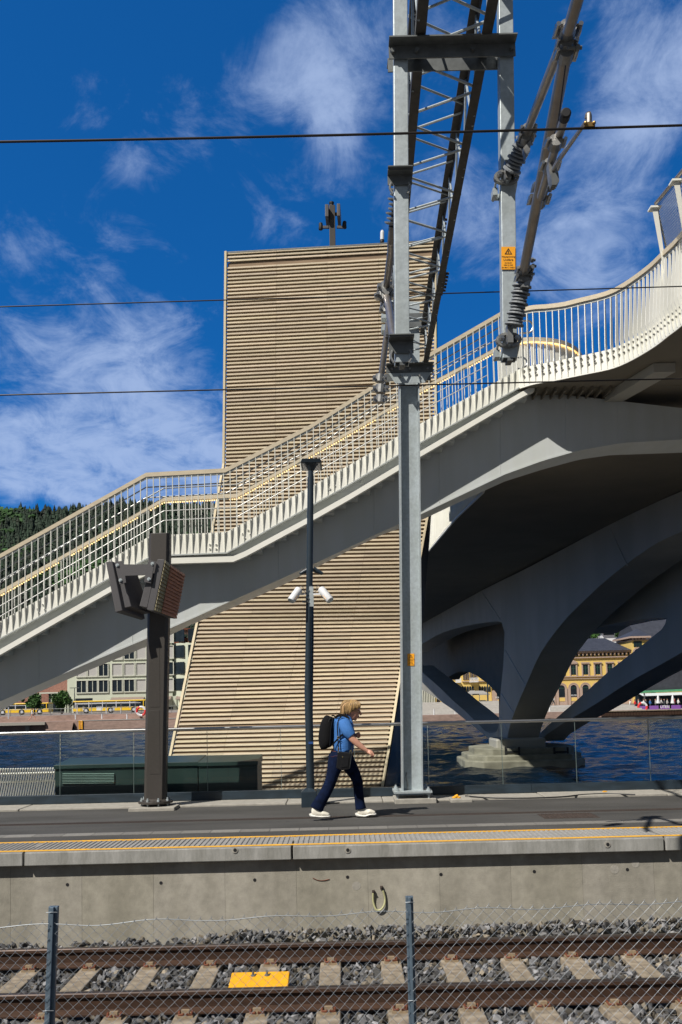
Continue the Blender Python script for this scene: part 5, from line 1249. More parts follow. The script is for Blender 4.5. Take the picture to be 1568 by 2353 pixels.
for ri, (y0, y1, _) in enumerate(rows):   # windows round the corner
    for k in range(3):
        a_ = -pi/2 - .62 + .44*k; zt_, zb_ = O4(1000,y0-8).z, O4(1000,y1-8).z; c_ = V((cxr+7+10.53*cos(a_), YO+8.5+10.53*sin(a_), (zt_+zb_)/2)); m = MB(); m.obox(c_, V((-sin(a_),cos(a_),0))*1.9, V((cos(a_),sin(a_),0))*.08, (0,0,(zt_-zb_)/2)); m.build('window', M['window'], t)
for (x0, x1) in ((925,1195),(1330,1420),(1460,1530)):
    m = MB(); A0, A1 = O4(x0,602), O4(x1,602); zt_ = O4(1000,598).z; zb_ = O4(1000,622).z; m.prism([V((A0.x,YO-.02,zt_)),V((A1.x,YO-.02,zt_)),V((A1.x,YO-1.5,zb_)),V((A0.x,YO-1.5,zb_))],[V((A0.x,YO-.02,zt_-.1)),V((A1.x,YO-.02,zt_-.1)),V((A1.x,YO-1.5,zb_-.1)),V((A0.x,YO-1.5,zb_-.1))]); m.build('awning', M['awning'], t)
m = MB(); m.box(O4(628,0).x, O4(762,0).x, YO-.05, YO-.01, O4(700,640).z, O4(700,606).z); m.build('shop_window', M['window'], t)
m = MB(); m.box(O4(640,0).x, O4(1500,0).x, YO-.04, YO-.005, -.4, O4(900,690).z); m.build('ground_floor_glazing', M['window'], t)
for xx in (610, 905, 1215, 1440):
    m = MB(); m.box(O4(xx-14,0).x, O4(xx+14,0).x, YO-.25, YO-.041, -.4, O4(900,600).z); m.build('ground_floor_pier', M['office'], t)
m = MB(); m.box(O4(1300,0).x, O4(1600,0).x, YO+3, YO+14, ztp, ztp+.25); m.box(O4(1390,0).x, O4(1560,0).x, YO+1.5, YO+14, ztp+2.6, ztp+2.85); 
for xx in (1395,1465,1540): m.box(O4(xx,0).x, O4(xx,0).x+.2, YO+1.5, YO+1.7, ztp, ztp+2.7)
m.box(O4(1400,0).x, O4(1590,0).x, YO+4, YO+12, ztp+.2, ztp+1.2); m.build('roof_terrace', M['rust'], t)
# red brick building further left
t = thing('brick_building', (O4(450,735).x, YO+4, -.1), 'low red brick building with canopy left of the pale office building', 'building')
m = MB(); m.box(O4(-120,0).x, O4(553,0).x, YO+4, YO+20, -.5, O4(500,440).z); m.build('wall', M['brickred'], t)
m = MB(); m.box(O4(340,0).x, O4(556,0).x, YO-1, YO+4.2, O4(450,566).z, O4(450,556).z); m.build('canopy', M['winframe'], t)
m = MB(); m.box(O4(348,0).x, O4(545,0).x, YO+3.9, YO+3.99, -.4, O4(450,570).z); m.build('shop_front', M['window'], t)
for xx in (345, 440, 550): m = MB(); m.box(O4(xx-6,0).x, O4(xx+6,0).x, YO-.9, YO-.5, -.4, O4(450,566).z); m.build('column', M['office'], t)
# trees
def leafy(cx0, cy_top, cy_bot, wpx, Y, lab, f=z4, seed=1):
    r_ = random.Random(seed); c = P(*f(cx0, (cy_top+cy_bot)/2), Y); top = P(*f(cx0, cy_top), Y); bot = P(*f(cx0, cy_bot), Y); H_ = (top.z-bot.z)/2; W_ = abs(P(*f(cx0+wpx/2, cy_top), Y).x - top.x)
    t = thing('leafy_tree', (c.x, Y, -.1), lab, 'tree', 'round street trees on the far bank')
    m = MB(); m.tube([(c.x,Y,-.4),(c.x,Y,c.z)], [.16,.10], 7)
    for k in range(5): a_ = k*1.3; m.tube([(c.x,Y,c.z-H_*.6),(c.x+cos(a_)*W_*.6, Y+sin(a_)*W_*.6, c.z+H_*.2)], [.07,.03], 5)
    m.build('trunk', M['bark'], t)
    m = MB()
    cl = [(V((r_.gauss(0,.45)*W_, r_.gauss(0,.45)*W_, r_.uniform(-.7,.8)*H_)), r_.uniform(.25,.5)*W_) for _ in range(26)]
    for o_, s_ in cl:
        g = r_.uniform(.6,1.5)
        for _ in range(70):
            d = V((r_.gauss(0,1), r_.gauss(0,1), r_.gauss(0,1))).normalized()*s_*r_.uniform(.6,1.1); q = V((c.x,Y,c.z)) + o_ + d; l_ = .17; u = V((r_.gauss(0,1), r_.gauss(0,1), r_.gauss(0,1))).normalized(); v = u.orthogonal().normalized(); g2 = g*r_.uniform(.7,1.3)
            m.cur = (g2*1.1, g2*1.15, g2*.8); m.add([q-u*l_, q+v*l_*.7, q+u*l_, q-v*l_*.7], [(0,1,2,3)])
    m.build('crown', M['leaf'], t)
leafy(287, 568, 705, 118, 150, 'round green street tree left, in front of the yellow buses', seed=2)
leafy(512, 548, 705, 140, 152, 'round green street tree right, between the two yellow buses', seed=3)
# buses
M['busyellow'] = mat('bus_yellow', (.80,.52,.03), .35, var=.03)
M['silver'] = mat('silver_trim', (.55,.56,.60), .4, var=.05)
def bus(x0, x1, ytop, ybot, Y, lab, front_right=True):
    a, b = P(*z4(x0, ytop), Y), P(*z4(x1, ybot), Y); zt, zb = P(*z4((x0+x1)/2, ytop), Y).z, -.1; L_ = b.x-a.x
    t = thing('city_bus', ((a.x+b.x)/2, Y+1.2, -.1), lab, 'bus', 'yellow city buses on the far bank')
    zs_ = [zb+.35, zb+.95, zt-.22, zt]
    m = MB(); m.box(a.x, b.x, Y, Y+2.5, zs_[0], zs_[1]); m.build('lower_body', M['busyellow'], t, bevel=.05)
    m = MB(); m.box(a.x+.05, b.x-.05, Y+.05, Y+2.45, zs_[1], zs_[2]); m.build('window_band', M['window'], t)
    m = MB(); m.box(a.x, b.x, Y, Y+2.5, zs_[2], zs_[3]); m.build('roof', M['busyellow'], t, bevel=.08)
    for k in range(6):
        xx = a.x + .3 + (L_-.7)*k/5; m = MB(); m.box(xx, xx+.12, Y-.01, Y+.08, zs_[1]-.2, zs_[2]+.02); m.build('window_post', M['busyellow'] if k in (5,) else M['silver'], t)
    m = MB(); m.box(a.x+.4, b.x-.8, Y-.015, Y+.02, zs_[1]+.55, zs_[1]+.63); m.build('trim', M['silver'], t)
    for f in (.18, .52, .84):
        c_ = V((a.x+L_*f, Y-.02, zb+.48)); m = MB(); m.tube([c_, c_+V((0,.3,0))], .48, 20); w_ = m.build('wheel', M['black'], t); m = MB(); m.tube([c_+V((0,-.02,0)), c_+V((0,.05,0))], .24, 14); m.build('rim', M['silver'], w_)
bus(604, 1203, 622, 728, 151, 'long yellow city bus with dark windows in front of the pale office building')
bus(-60, 402, 646, 748, 154, 'yellow city bus partly hidden by a tree at the far left')
# bus stop shelter posts, railings, small things
t = thing('bus_shelter', (P(*z4(900,700), 146).x, 146, -.1), 'long glass bus shelter with thin silver posts in front of the yellow bus', 'bus shelter')
for xx in (638,757,878,1000,1118): m = MB(); q = P(*z4(xx,690), 146); m.box(q.x-.06,q.x+.06,145.95,146.05,-.1,P(*z4(900,645),146).z); m.build('post', M['silver'], t)
m = MB(); zt_ = P(*z4(900,645),146).z; m.box(P(*z4(630,0),146).x, P(*z4(1125,0),146).x, 145.5, 147.2, zt_, zt_+.1); m.build('roof', M['silver'], t)
for xx, cc, nm in ((822,'camwhite','poster'),(690,'blind','poster'),(940,'blind','poster')): m = MB(); q = P(*z4(xx,690), 145.9); w_ = .9 if cc == 'camwhite' else .3; m.box(q.x-w_/2, q.x+w_/2, 145.88, 145.92, q.z-.3, q.z+.4); m.build(nm, M[cc], t)
t = thing('river_railing', (-35, YQ+5.4, -.12), 'thin dark railing on top of the upper pink wall on the left bank', 'railing')
m = MB(); m.tube([(-90,YQ+5.2,.85),(-9,YQ+5.2,.85)], .04, 5); m.tube([(-90,YQ+5.2,.35),(-9,YQ+5.2,.35)], .03, 5); m.build('rail_bars', M['galvdark'], t)
m = MB(); x = -90
while x < -9: m.box(x-.03, x+.03, YQ+5.17, YQ+5.23, -.12, .85); x += 1.5
oo = m.build('posts', M['galvdark'], t); oo['kind'] = 'stuff'
for i, (xx, f, y0, y1, lab) in enumerate(((72,z4,775,682,'thin grey post on the far bank at the left edge'),(625,z4,780,740,'short white post on the quay right of the yellow ladder'),(843,z4,775,738,'short white post on the quay below the middle of the bus'),(1050,z4,780,738,'short white post on the quay near the brown post'),
        (172,z5,730,660,'short white post on the light steps, left one'),(428,z5,715,690,'short white post on the light steps, right one'),(137,z6,1100,1038,'white post on the quay near the walking man'))):
    a_, b_ = P(*f(xx,y0), YQ+.6), P(*f(xx,y1), YQ+.6); m = MB(); m.tube([a_, b_], .09, 8); m.tube([b_, b_+V((0,0,.06))], .12, 8); tag(m.build('bollard_post', M['camwhite'] if i else M['silver']), lab, 'post', 'posts along the quay')
q0_ = P(*z4(617,735), 160); m = MB(); m.tube([(q0_.x,160,-.2), (q0_.x,160,P(*z4(617,520),160).z)], [.12,.07], 8); m.beam((q0_.x-.8,160,P(*z4(617,520),160).z), (q0_.x+.8,160,P(*z4(617,520),160).z), .25, .12); tag(m.build('street_lamp', M['galvdark']), 'tall thin double headed street lamp left of the office building', 'street lamp')
# lifebuoy and its post
def ring(q, R_, r_, mt, par, name, a0=0, a1=2*pi):
    m = MB(); n = 24; m.tube([q + V((R_*cos(a0+(a1-a0)*k/n), 0, R_*sin(a0+(a1-a0)*k/n))) for k in range(n+1)], r_, 8); return m.build(name, mt, par)
M['red'] = mat('red_paint', (.6,.03,.03), .5)
for (q, lab) in ((P(*z4(1166,712), 138), 'red and white lifebuoy on the far bank at the bus front'), (P(*z6(1140,1052), 138), 'red and white lifebuoy on the purple banner')):
    t = thing('lifebuoy', tuple(q), lab, 'lifebuoy', 'lifebuoys on the far bank')
    for k in range(4):
        ring(q, .62, .17, M['red'] if k % 2 else M['camwhite'], t, 'segment', k*pi/2+.3, (k+1)*pi/2+.3)
# tiny people on the far bank
M['tee'] = mat('white_tee', (.7,.7,.68), .8); M['trous'] = mat('dark_trousers', (.05,.06,.07), .8); M['skinf'] = M['skin']
def person_far(q, h, lab, top='tee', legs='trous', stride=.25, facing=1, grp='people on the far bank'):
    t = thing('person', tuple(q), lab, 'person', grp); s_ = h/1.75
    def p(x,y,z): return q + V((x*facing*s_, y*s_, z*s_))
    m = MB(); m.limb([(p(0,0,.85),.13*s_,.16*s_),(p(0,0,1.2),.13*s_,.19*s_),(p(0,0,1.42),.11*s_,.2*s_),(p(0,0,1.5),.05*s_,.06*s_)],8,2); m.limb([(p(0,.2,1.42),.05*s_,.05*s_),(p(-.1,.24,1.15),.045*s_,.045*s_),(p(.0,.26,.9),.03*s_,.03*s_)],6,2); m.limb([(p(0,-.2,1.42),.05*s_,.05*s_),(p(.08,-.24,1.15),.045*s_,.045*s_),(p(.22,-.24,1.0),.03*s_,.03*s_)],6,2); m.build('shirt', M[top], t)
    m = MB(); m.limb([(p(0,.08,.95),.1*s_,.1*s_),(p(stride*.7,.08,.5),.07*s_,.07*s_),(p(stride,.08,.03),.05*s_,.05*s_)],8,2); m.limb([(p(0,-.08,.95),.1*s_,.1*s_),(p(-stride*.3,-.08,.5),.07*s_,.07*s_),(p(-stride*1.3,-.08,.06),.05*s_,.05*s_)],8,2); m.build('trousers', M[legs], t)
    m = MB(); m.ball(p(.02,0,1.63), .115*s_, (1,.9,1.15), 10, 7); m.limb([(p(0,0,1.48),.05*s_,.05*s_),(p(.01,0,1.56),.05*s_,.05*s_)],8,2); m.build('head', M['skin'], t)
    m = MB(); m.ball(p(-.02,0,1.67), .12*s_, (1,.95,1.0), 10, 7); m.build('hair', M['bark'], t)
q = P(*z4(268,788), YQ+1); person_far(q, 1.7, 'jogger in a white top and shorts running on the far quay', 'tee', 'skin', .45, 1)
q = P(*z6(175,1038), 152); person_far(q, 1.75, 'man in a white shirt and dark trousers walking past the yellow building', 'tee', 'trous', .3, 1)
# --- yellow building on the right
M['yellowwall'] = mat('yellow_render', (.70,.50,.15), .85, var=.05, vs=.4)
M['trimstone'] = mat('pinkish_trim_stone', (.42,.31,.25), .85, var=.08)
M['slate'] = mat('slate_roof', (.04,.043,.055), .6, var=.25, vs=1.5)
M['greenframe'] = mat('dark_green_frame', (.02,.07,.045), .5)
YY = 160.0
def Q6(x, y, d=0): return P(*z6(x,y), YY+d)
t = thing('yellow_building', (Q6(500,1030).x, YY, -.9), 'long yellow building with arched ground floor windows and slate roof on the far bank', 'building')
ze = Q6(700,505).z; x0_, x1_ = Q6(-1100,0).x, Q6(985,0).x
m = MB(); m.box(x0_, Q6(1700,0).x, YY, YY+18, -1.2, ze); m.build('wall', M['yellowwall'], t)
zr = Q6(700,285).z
m = MB(); m.prism([V((x0_,YY-.8,ze+1.0)),V((x1_,YY-.8,ze+1.0)),V((x1_-2.6,YY+6,zr)),V((x0_,YY+6,zr))],[V((x0_,YY+19,ze+1.0)),V((x1_,YY+19,ze+1.0)),V((x1_-2.6,YY+12,zr)),V((x0_,YY+12,zr))]); m.build('roof', M['slate'], t)
m = MB(); m.box(x0_, x1_, YY-.55, YY+18, ze+.72, ze+1.0); m.box(x0_, x1_, YY-.3, YY-.01, ze-.2, ze-.02); m.build('cornice', M['trimstone'], t)
m = MB(); m.box(x0_, x1_, YY-.04, YY+.2, ze, ze+.72); m.build('frieze', M['yellowwall'], t)
m = MB(); k = 0; x = Q6(400,0).x
while x < x1_: m.box(x, x+.32, YY-.07, YY-.041, ze+.1, ze+.62); x += .68
m.build('frieze_openings', M['window'], t)
m = MB(); x = Q6(380,0).x
while x < x1_: m.box(x-.09, x+.09, YY-.45, YY-.075, ze+.3, ze+.7); x += .68
m.build('brackets', M['trimstone'], t)
zb1, zb2 = Q6(450,748).z, Q6(450,725).z; m = MB(); m.box(x0_, x1_, YY-.2, YY-.01, zb1, zb1+.12); m.box(x0_, x1_, YY-.25, YY-.01, zb2, zb2+.18); m.build('string_course', M['trimstone'], t)
def win6(cx0, y0=595, y1=700, w_=56, ped=False):
    c = Q6(cx0, 650); zt, zb = Q6(450,y0).z, Q6(450,y1).z; h_ = w_*.0159/2
    m = MB(); m.box(c.x-h_, c.x+h_, YY-.04, YY-.005, zb, zt); wo = m.build('window', M['window'], t)
    m = MB(); m.box(c.x-.05, c.x+.05, YY-.09, YY-.041, zb, zt); m.box(c.x-h_, c.x+h_, YY-.095, YY-.0411, (zb*.35+zt*.65)-.05, (zb*.35+zt*.65)+.05)
    m.box(c.x-h_, c.x-h_+.08, YY-.09, YY-.041, zb, zt); m.box(c.x+h_-.08, c.x+h_, YY-.09, YY-.041, zb, zt); m.build('frame', M['greenframe'], wo)
    m = MB(); m.box(c.x-h_-.22, c.x-h_, YY-.16, YY-.006, zb-.2, zt+.3); m.box(c.x+h_, c.x+h_+.22, YY-.16, YY-.006, zb-.2, zt+.3); m.box(c.x-h_-.3, c.x+h_+.3, YY-.3, YY-.161, zt+.2, zt+.42); m.box(c.x-h_, c.x+h_, YY-.16, YY-.006, zt, zt+.19)
    if ped: m.prism([V((c.x-h_-.35,YY-.3,zt+.43)),V((c.x+h_+.35,YY-.3,zt+.43)),V((c.x,YY-.3,zt+.85))],[V((c.x-h_-.35,YY-.05,zt+.43)),V((c.x+h_+.35,YY-.05,zt+.43)),V((c.x,YY-.05,zt+.85))])
    m.build('surround', M['trimstone'], wo)
for k in range(6): win6(258+131.5*k - (0), ped=(k == 1))
m = MB(); m.box(x0_, x1_, YY-.06, YY-.01, -1.2, Q6(400,850).z); m.build('ground_floor_stone', M['trimstone'], t)
def arch6(cx0, sign_=False):
    c = Q6(cx0, 880); h_ = .52; zb, zt = Q6(400,938).z, Q6(400,845).z; K = 12
    def outline(hh, zt_, zb_): return [(c.x-hh, zb_), (c.x+hh, zb_)] + [(c.x+hh*cos(pi*k/K), zt_+hh*sin(pi*k/K)) for k in range(K+1)]
    m = MB(); A = [V((x,YY-.12,z)) for x,z in outline(h_, zt, zb)]; m.prism(A, [a+V((0,.05,0)) for a in A]); wo = m.build('arched_window', M['window'], t)
    m = MB(); K2 = 14
    for (r0, r1, yy) in ((.54,.72,.20),(.78,.92,.16)):
        for k in range(K2):
            a0, a1 = pi*k/K2, pi*(k+1)/K2; q = [V((c.x+rr_*cos(aa), YY-yy, zt+rr_*sin(aa))) for rr_, aa in ((r0,a0),(r1,a0),(r1,a1),(r0,a1))]; m.prism(q, [a+V((0,yy-.062,0)) for a in q])
    m.box(c.x-.92, c.x-.54, YY-.2, YY-.061, -1.2, zt); m.box(c.x+.54, c.x+.92, YY-.2, YY-.061, -1.2, zt); m.build('arch_surround', M['trimstone'], wo)
    m = MB(); m.box(c.x-h_, c.x+h_, YY-.16, YY-.121, zt-.04, zt+.04); m.build('transom', M['greenframe'], wo)
    m = MB(); m.box(c.x-.5, c.x+.5, YY-.1, YY-.061, zb-.75, zb-.15); m.build('yellow_panel', M['yellowwall'], wo)
    if sign_: text('EGON', .34, (c.x, YY-.17, zb+.12), (1,0,0), (0,0,1), M['camwhite'], wo, name='shop_name', bold=.01)
for k in range(6): arch6(135+129*k-0, k in (0, 2))
# corner pavilion with little tower
m = MB(); zt = Q6(1050,335).z; m.box(Q6(985,0).x, Q6(1165,0).x, YY-1.2, YY+8, -1.2, zt); m.build('pavilion_wall', M['yellowwall'], t)
m = MB(); m.box(Q6(955,0).x, Q6(1180,0).x, YY-1.8, YY+8.6, zt+.4, zt+.7); m.box(Q6(978,0).x, Q6(1172,0).x, YY-1.35, YY+8.1, zt, zt+.15)
x = Q6(985,0).x
while x < Q6(1165,0).x: m.box(x, x+.18, YY-1.6, YY-1.36, zt+.15, zt+.4); x += .55
m.build('pavilion_cornice', M['trimstone'], t)
A = [V((Q6(955,0).x,YY-1.8,zt+.7)),V((Q6(1180,0).x,YY-1.8,zt+.7)),V((Q6(1180,0).x,YY+8.6,zt+.7)),V((Q6(955,0).x,YY+8.6,zt+.7))]; ap = Q6(1075,205,3)
m = MB(); m.add(A+[ap], [(0,1,4),(1,2,4),(2,3,4),(3,0,4),(3,2,1,0)]); m.build('pavilion_roof', M['slate'], t)
m = MB(); m.prism([V((Q6(1120,0).x,YY+2,zt)),V((Q6(1700,0).x,YY+2,zt)),V((Q6(1700,0).x,YY+9,zt+4.9)),V((Q6(1120,0).x,YY+9,zt+4.9))],[V((Q6(1120,0).x,YY+16,zt)),V((Q6(1700,0).x,YY+16,zt)),V((Q6(1700,0).x,YY+9.5,zt+4.9)),V((Q6(1120,0).x,YY+9.5,zt+4.9))]); m.build('rear_roof', M['slate'], t)
c = Q6(1063,370); m = MB(); m.box(c.x-.7, c.x+.7, YY-1.25, YY-1.205, c.z-.55, c.z+.45); wo = m.build('window', M['greenframe'], t); m = MB(); 
for i in range(3):
    for j in range(2): m.box(c.x-.62+.43*i, c.x-.62+.43*i+.36, YY-1.28, YY-1.251, c.z-.48+.45*j, c.z-.1+.45*j)
m.build('pane', M['window'], wo)
c = Q6(1063,445); m = MB(); A = [V((c.x+.62*cos(pi*k/10), YY-1.26, c.z-.3+.62*sin(pi*k/10))) for k in range(11)]; m.prism(A, [a+V((0,.05,0)) for a in A]); m.build('arched_window', M['window'], t)
m = MB()
for k in range(12):
    a0, a1 = pi*k/12, pi*(k+1)/12; q = [V((c.x+rr_*cos(aa), YY-1.36, c.z-.3+rr_*sin(aa))) for rr_, aa in ((.64,a0),(.9,a0),(.9,a1),(.64,a1))]; m.prism(q, [a+V((0,.14,0)) for a in q])
m.build('arch_surround', M['trimstone'], t)
# wing seen through the left opening: narrow windows, balconies, arcade
def Q5(x, y, d=0): return P(*z5(x,y), YY-4+d)
t = thing('yellow_wing', (Q5(650,600).x, YY-4, -.5), 'yellow building wing with narrow tall windows and small balconies seen through the left pier opening', 'building')
m = MB(); m.box(Q5(250,0).x, Q5(850,0).x, YY-4, YY-.9, -.9, Q5(600,60).z); m.build('wall', M['yellowwall'], t)
for xx in (380,405,430,455,520,535,555,575,605,625,650,670,740):
    m = MB(); m.box(Q5(xx-5,0).x, Q5(xx+5,0).x, YY-4.05, YY-4.005, Q5(600,300).z, Q5(600,100).z); w_ = m.build('narrow_window', M['window'], t)
    m = MB(); m.box(Q5(xx+5,0).x, Q5(xx+8,0).x, YY-4.15, YY-4.005, Q5(600,300).z, Q5(600,100).z); m.build('surround', M['trimstone'], w_)
m = MB(); m.box(Q5(500,0).x, Q5(805,0).x, YY-4.3, YY-4.005, Q5(600,325).z, Q5(600,315).z); m.build('string_course', M['trimstone'], t)
for (xa, xb_) in ((415,478),(583,683)):
    m = MB(); a_, b_ = Q5(xa,0).x, Q5(xb_,0).x; zt_, zb_ = Q5(600,282).z, Q5(600,332).z; m.box(a_, b_, YY-5.2, YY-4, zb_, zb_+.12); m.tube([(a_,YY-5.15,zt_),(b_,YY-5.15,zt_)], .04, 5)
    n_ = 7
    for k in range(n_+1): m.box(a_+(b_-a_)*k/n_-.03, a_+(b_-a_)*k/n_+.03, YY-5.18, YY-5.12, zb_, zt_)
    for k in range(n_): m.tube([(a_+(b_-a_)*k/n_,YY-5.15,zb_),(a_+(b_-a_)*(k+1)/n_,YY-5.15,zt_)], .025, 4)
    m.build('balcony', M['camwhite'], t)
for xx in (520,547,578,608,638,725,755,785,815,843):
    c = Q5(xx, 405); m = MB(); A = [(c.x-.17, c.z-.55), (c.x+.17, c.z-.55)] + [(c.x+.17*cos(pi*k/6), c.z+.2+.17*sin(pi*k/6)) for k in range(7)]; m.prism([V((x,YY-4.06,z)) for x,z in A], [V((x,YY-4.005,z)) for x,z in A]); m.build('arched_window', M['window'], t)
t = thing('yellow_corner_block', (Q5(910,600).x, YY-4.6, -.6), 'pinkish stone shop corner with dark window right of the parked white car', 'building')
m = MB(); m.box(Q5(855,0).x, Q5(1030,0).x, YY-4.6, YY-3, -.9, Q5(900,430).z); m.build('wall', M['trimstone'], t)
m = MB(); m.box(Q5(905,0).x, Q5(975,0).x, YY-4.65, YY-4.605, Q5(900,525).z, Q5(900,425).z); w_ = m.build('shop_window', M['window'], t); c = Q5(945,515); text('EGON', .38, (c.x, YY-4.7, c.z-.1), (1,0,0), (0,0,1), M['camwhite'], w_, name='shop_name', bold=.01)
for k in range(3): m = MB(); m.box(Q5(912+20*k,0).x, Q5(926+20*k,0).x, YY-4.65, YY-4.605, Q5(900,572).z, Q5(900,542).z); m.build('yellow_panel', M['yellowwall'], t)
# green pavilions left of steps
t = thing('glass_pavilion', (Q5(90,560).x, 158, 0), 'green glazed pavilion front behind the steps at the mast', 'building')
m = MB(); m.box(Q5(-40,0).x, Q5(190,0).x, 158, 162, -.2, Q5(90,440).z+.4); m.build('glazing', M['window'], t)
for k in range(9): m = MB(); xx = Q5(15+20*k,0).x; m.box(xx-.08, xx+.08, 157.9, 157.99, -.2, Q5(90,440).z+.4); m.build('mullion', M['winframe'], t)
# tent, car, lamp
t = thing('market_tent', tuple(P(*z5(700,560), 152)), 'grey canvas market tent in front of the yellow wing', 'tent')
def Q5b(x, y, Y=152): return P(*z5(x,y), Y)
m = MB()
for (xa, xb_, yt, ye) in ((575,700,430,470),(620,825,432,472)):
    a_, b_ = Q5b(xa,ye), Q5b(xb_,ye); c0, c1_ = Q5b(xa*.72+xb_*.28,yt), Q5b(xa*.28+xb_*.72,yt)
    m.add([V((a_.x,150.5,a_.z)),V((b_.x,150.5,b_.z)),V((b_.x,154,b_.z)),V((a_.x,154,a_.z)),V((c0.x,152,c0.z)),V((c1_.x,152,c1_.z))], [(0,1,5,4),(1,2,5),(2,3,4,5),(3,0,4)]); m.box(a_.x, b_.x, 150.45, 150.5, a_.z-.2, a_.z)
M['canvas'] = mat('grey_canvas', (.30,.29,.27), .9, var=.06)
m.build('canopy', M['canvas'], t)
for xx in (585,640,720,815): m = MB(); q = Q5b(xx,480,150.5); m.box(q.x-.05,q.x+.05,150.5,150.6,-.1,q.z+.1); m.build('pole', M['galvdark'], t)
q = Q5b(826,600,150); m = MB(); m.tube([V((q.x,150,.2)), V((q.x,150,Q5b(826,330,150).z))], .10, 8); tag(m.build('lamp_pole', M['lampblue']), 'dark green pole beside the parked white car', 'pole')
a_, b_ = Q5b(712,600,151), Q5b(880,600,151); zc_ = Q5b(800,604,151).z; s_ = (b_.x-a_.x)/4.5
t = thing('parked_car', ((a_.x+b_.x)/2, 151.8, zc_), 'white car with black number on its side parked by the tent', 'car')
def cp(x, z): return (a_.x + x*s_, zc_ + z*s_)
bod = [cp(*q) for q in ((0,.45),(.05,.8),(.5,.92),(3.0,.95),(4.0,.85),(4.45,.7),(4.5,.4),(4.4,.25),(.1,.25))]
m = MB(); m.prism([V((x,151,z)) for x,z in bod], [V((x,152.7,z)) for x,z in bod]); m.build('body', M['camwhite'], t, bevel=.05)
cab_ = [cp(*q) for q in ((.15,.9),(.5,1.42),(1.0,1.52),(2.3,1.5),(3.3,.95))]; m = MB(); m.prism([V((x,151.15,z)) for x,z in cab_], [V((x,152.55,z)) for x,z in cab_]); cb = m.build('cabin_glass', M['window'], t)
rf = [cp(*q) for q in ((.45,1.42),(1.0,1.55),(2.3,1.53),(2.6,1.42),(2.3,1.45),(1.0,1.46))]; m = MB(); m.prism([V((x,151.12,z)) for x,z in rf], [V((x,152.58,z)) for x,z in rf]); m.build('roof', M['camwhite'], t)
for xx in (.75, 3.65):
    x, z = cp(xx, .33); m = MB(); m.tube([(x,150.96,z),(x,151.2,z)], .34*s_, 18); w_ = m.build('wheel', M['black'], t); m = MB(); m.tube([(x,150.94,z),(x,150.99,z)], .2*s_, 12); m.build('rim', M['silver'], w_)
x, z = cp(1.6, .42); text('05060', .5, (x, 150.97, z), (1,0,0), (0,0,1), M['ink'], t, name='number', bold=.02)
# low wall + plaza behind steps
# restaurant pavilion right
M['purple'] = mat('purple_banner', (.22,.08,.36), .7, var=.06)
M['copper'] = mat('green_copper', (.07,.26,.13), .6, var=.2, vs=2)
YR = 146.0
def Q6r(x, y, Y=YR): return P(*z6(x,y), Y)
t = thing('restaurant_pavilion', tuple(Q6r(1350,1080)), 'dark roofed restaurant pavilion with green edge at the right side of the far bank', 'pavilion')
m = MB(); A = [Q6r(1080,885), Q6r(1800,855), Q6r(1800,640), Q6r(1500,655), Q6r(1300,760)]; m.prism(A, [a+V((0,9,0)) for a in A]); m.build('roof', M['slate'], t)
m = MB(); a_, b_ = Q6r(1115,888,YR-.3), Q6r(1800,858,YR-.3); m.beam(a_, b_, .4, .35); m.build('green_fascia', M['copper'], t)
m = MB(); a_, b_ = Q6r(1095,912,YR-.2), Q6r(1800,890,YR-.2); zt_ = (a_.z+b_.z)/2
m.prism([a_+V((0,0,.15)), b_+V((0,0,.15)), b_+V((0,-2.2,-.25)), a_+V((0,-2.2,-.25))], [a_+V((0,0,.1)), b_+V((0,0,.1)), b_+V((0,-2.2,-.3)), a_+V((0,-2.2,-.3))]); m.build('awning', M['camwhite'], t)
m = MB(); m.box(Q6r(1040,0).x, Q6r(1800,0).x, YR+1, YR+1.3, -1.4, zt_); m.build('dark_front', M['window'], t)
for xx in (1108, 1555): m = MB(); q = Q6r(xx, 900); m.box(q.x-.09, q.x+.09, YR-2.3, YR-2.1, -1.4, q.z); m.build('post', M['galvdark'], t)
for k, (xa, xb_) in enumerate(((1043,1075),(1095,1195),(1213,1312),(1330,1430),(1450,1552),(1565,1660))):
    a_, b_ = P(*z6(xa,1040),141), P(*z6(xb_,1040),141); zt_, zb_ = P(*z6(1300,1035),141).z, P(*z6(1300,1078),141).z
    m = MB(); m.box(a_.x, b_.x, 141, 141.06, zb_, zt_); 
    nm = ['narrow purple banner screen at the left end of the terrace','purple banner screen behind the lifebuoy','plain purple banner screen between the lifebuoy and the lettered one','purple banner screen with white letters UTEN','plain purple banner screen right of the lettered one','purple banner screen at the right edge of the picture'][k]
    bn = m.build('banner', M['purple']); tag(bn, nm, 'banner', 'purple banners of the restaurant terrace')
    if k == 3: text('UTEN', .55, ((a_.x+b_.x)/2, 140.97, zb_+.2), (1,0,0), (0,0,1), M['camwhite'], bn, name='lettering_on_banner', bold=.02)
for xx, lab in ((1307,'closed white parasol left, on the restaurant terrace'),(1464,'closed white parasol right, on the restaurant terrace')):
    q0_, q1_ = P(*z6(xx,1010),142.5), P(*z6(xx,915),142.5); t = thing('parasol', (q0_.x,142.5,-1.4), lab, 'parasol', 'closed parasols on the terrace')
    m = MB(); m.tube([q0_, q0_*.7+q1_*.3, q0_*.3+q1_*.7, q1_], [.30,.22,.16,.03], 10); m.build('folded_canopy', M['camwhite'], t); m = MB(); m.tube([(q0_.x,142.5,-1.4), q0_], .05, 6); m.build('pole', M['galvdark'], t)
r = random.Random(9); tops = ['tee','blind','red','shirt','trous','yellowwall']
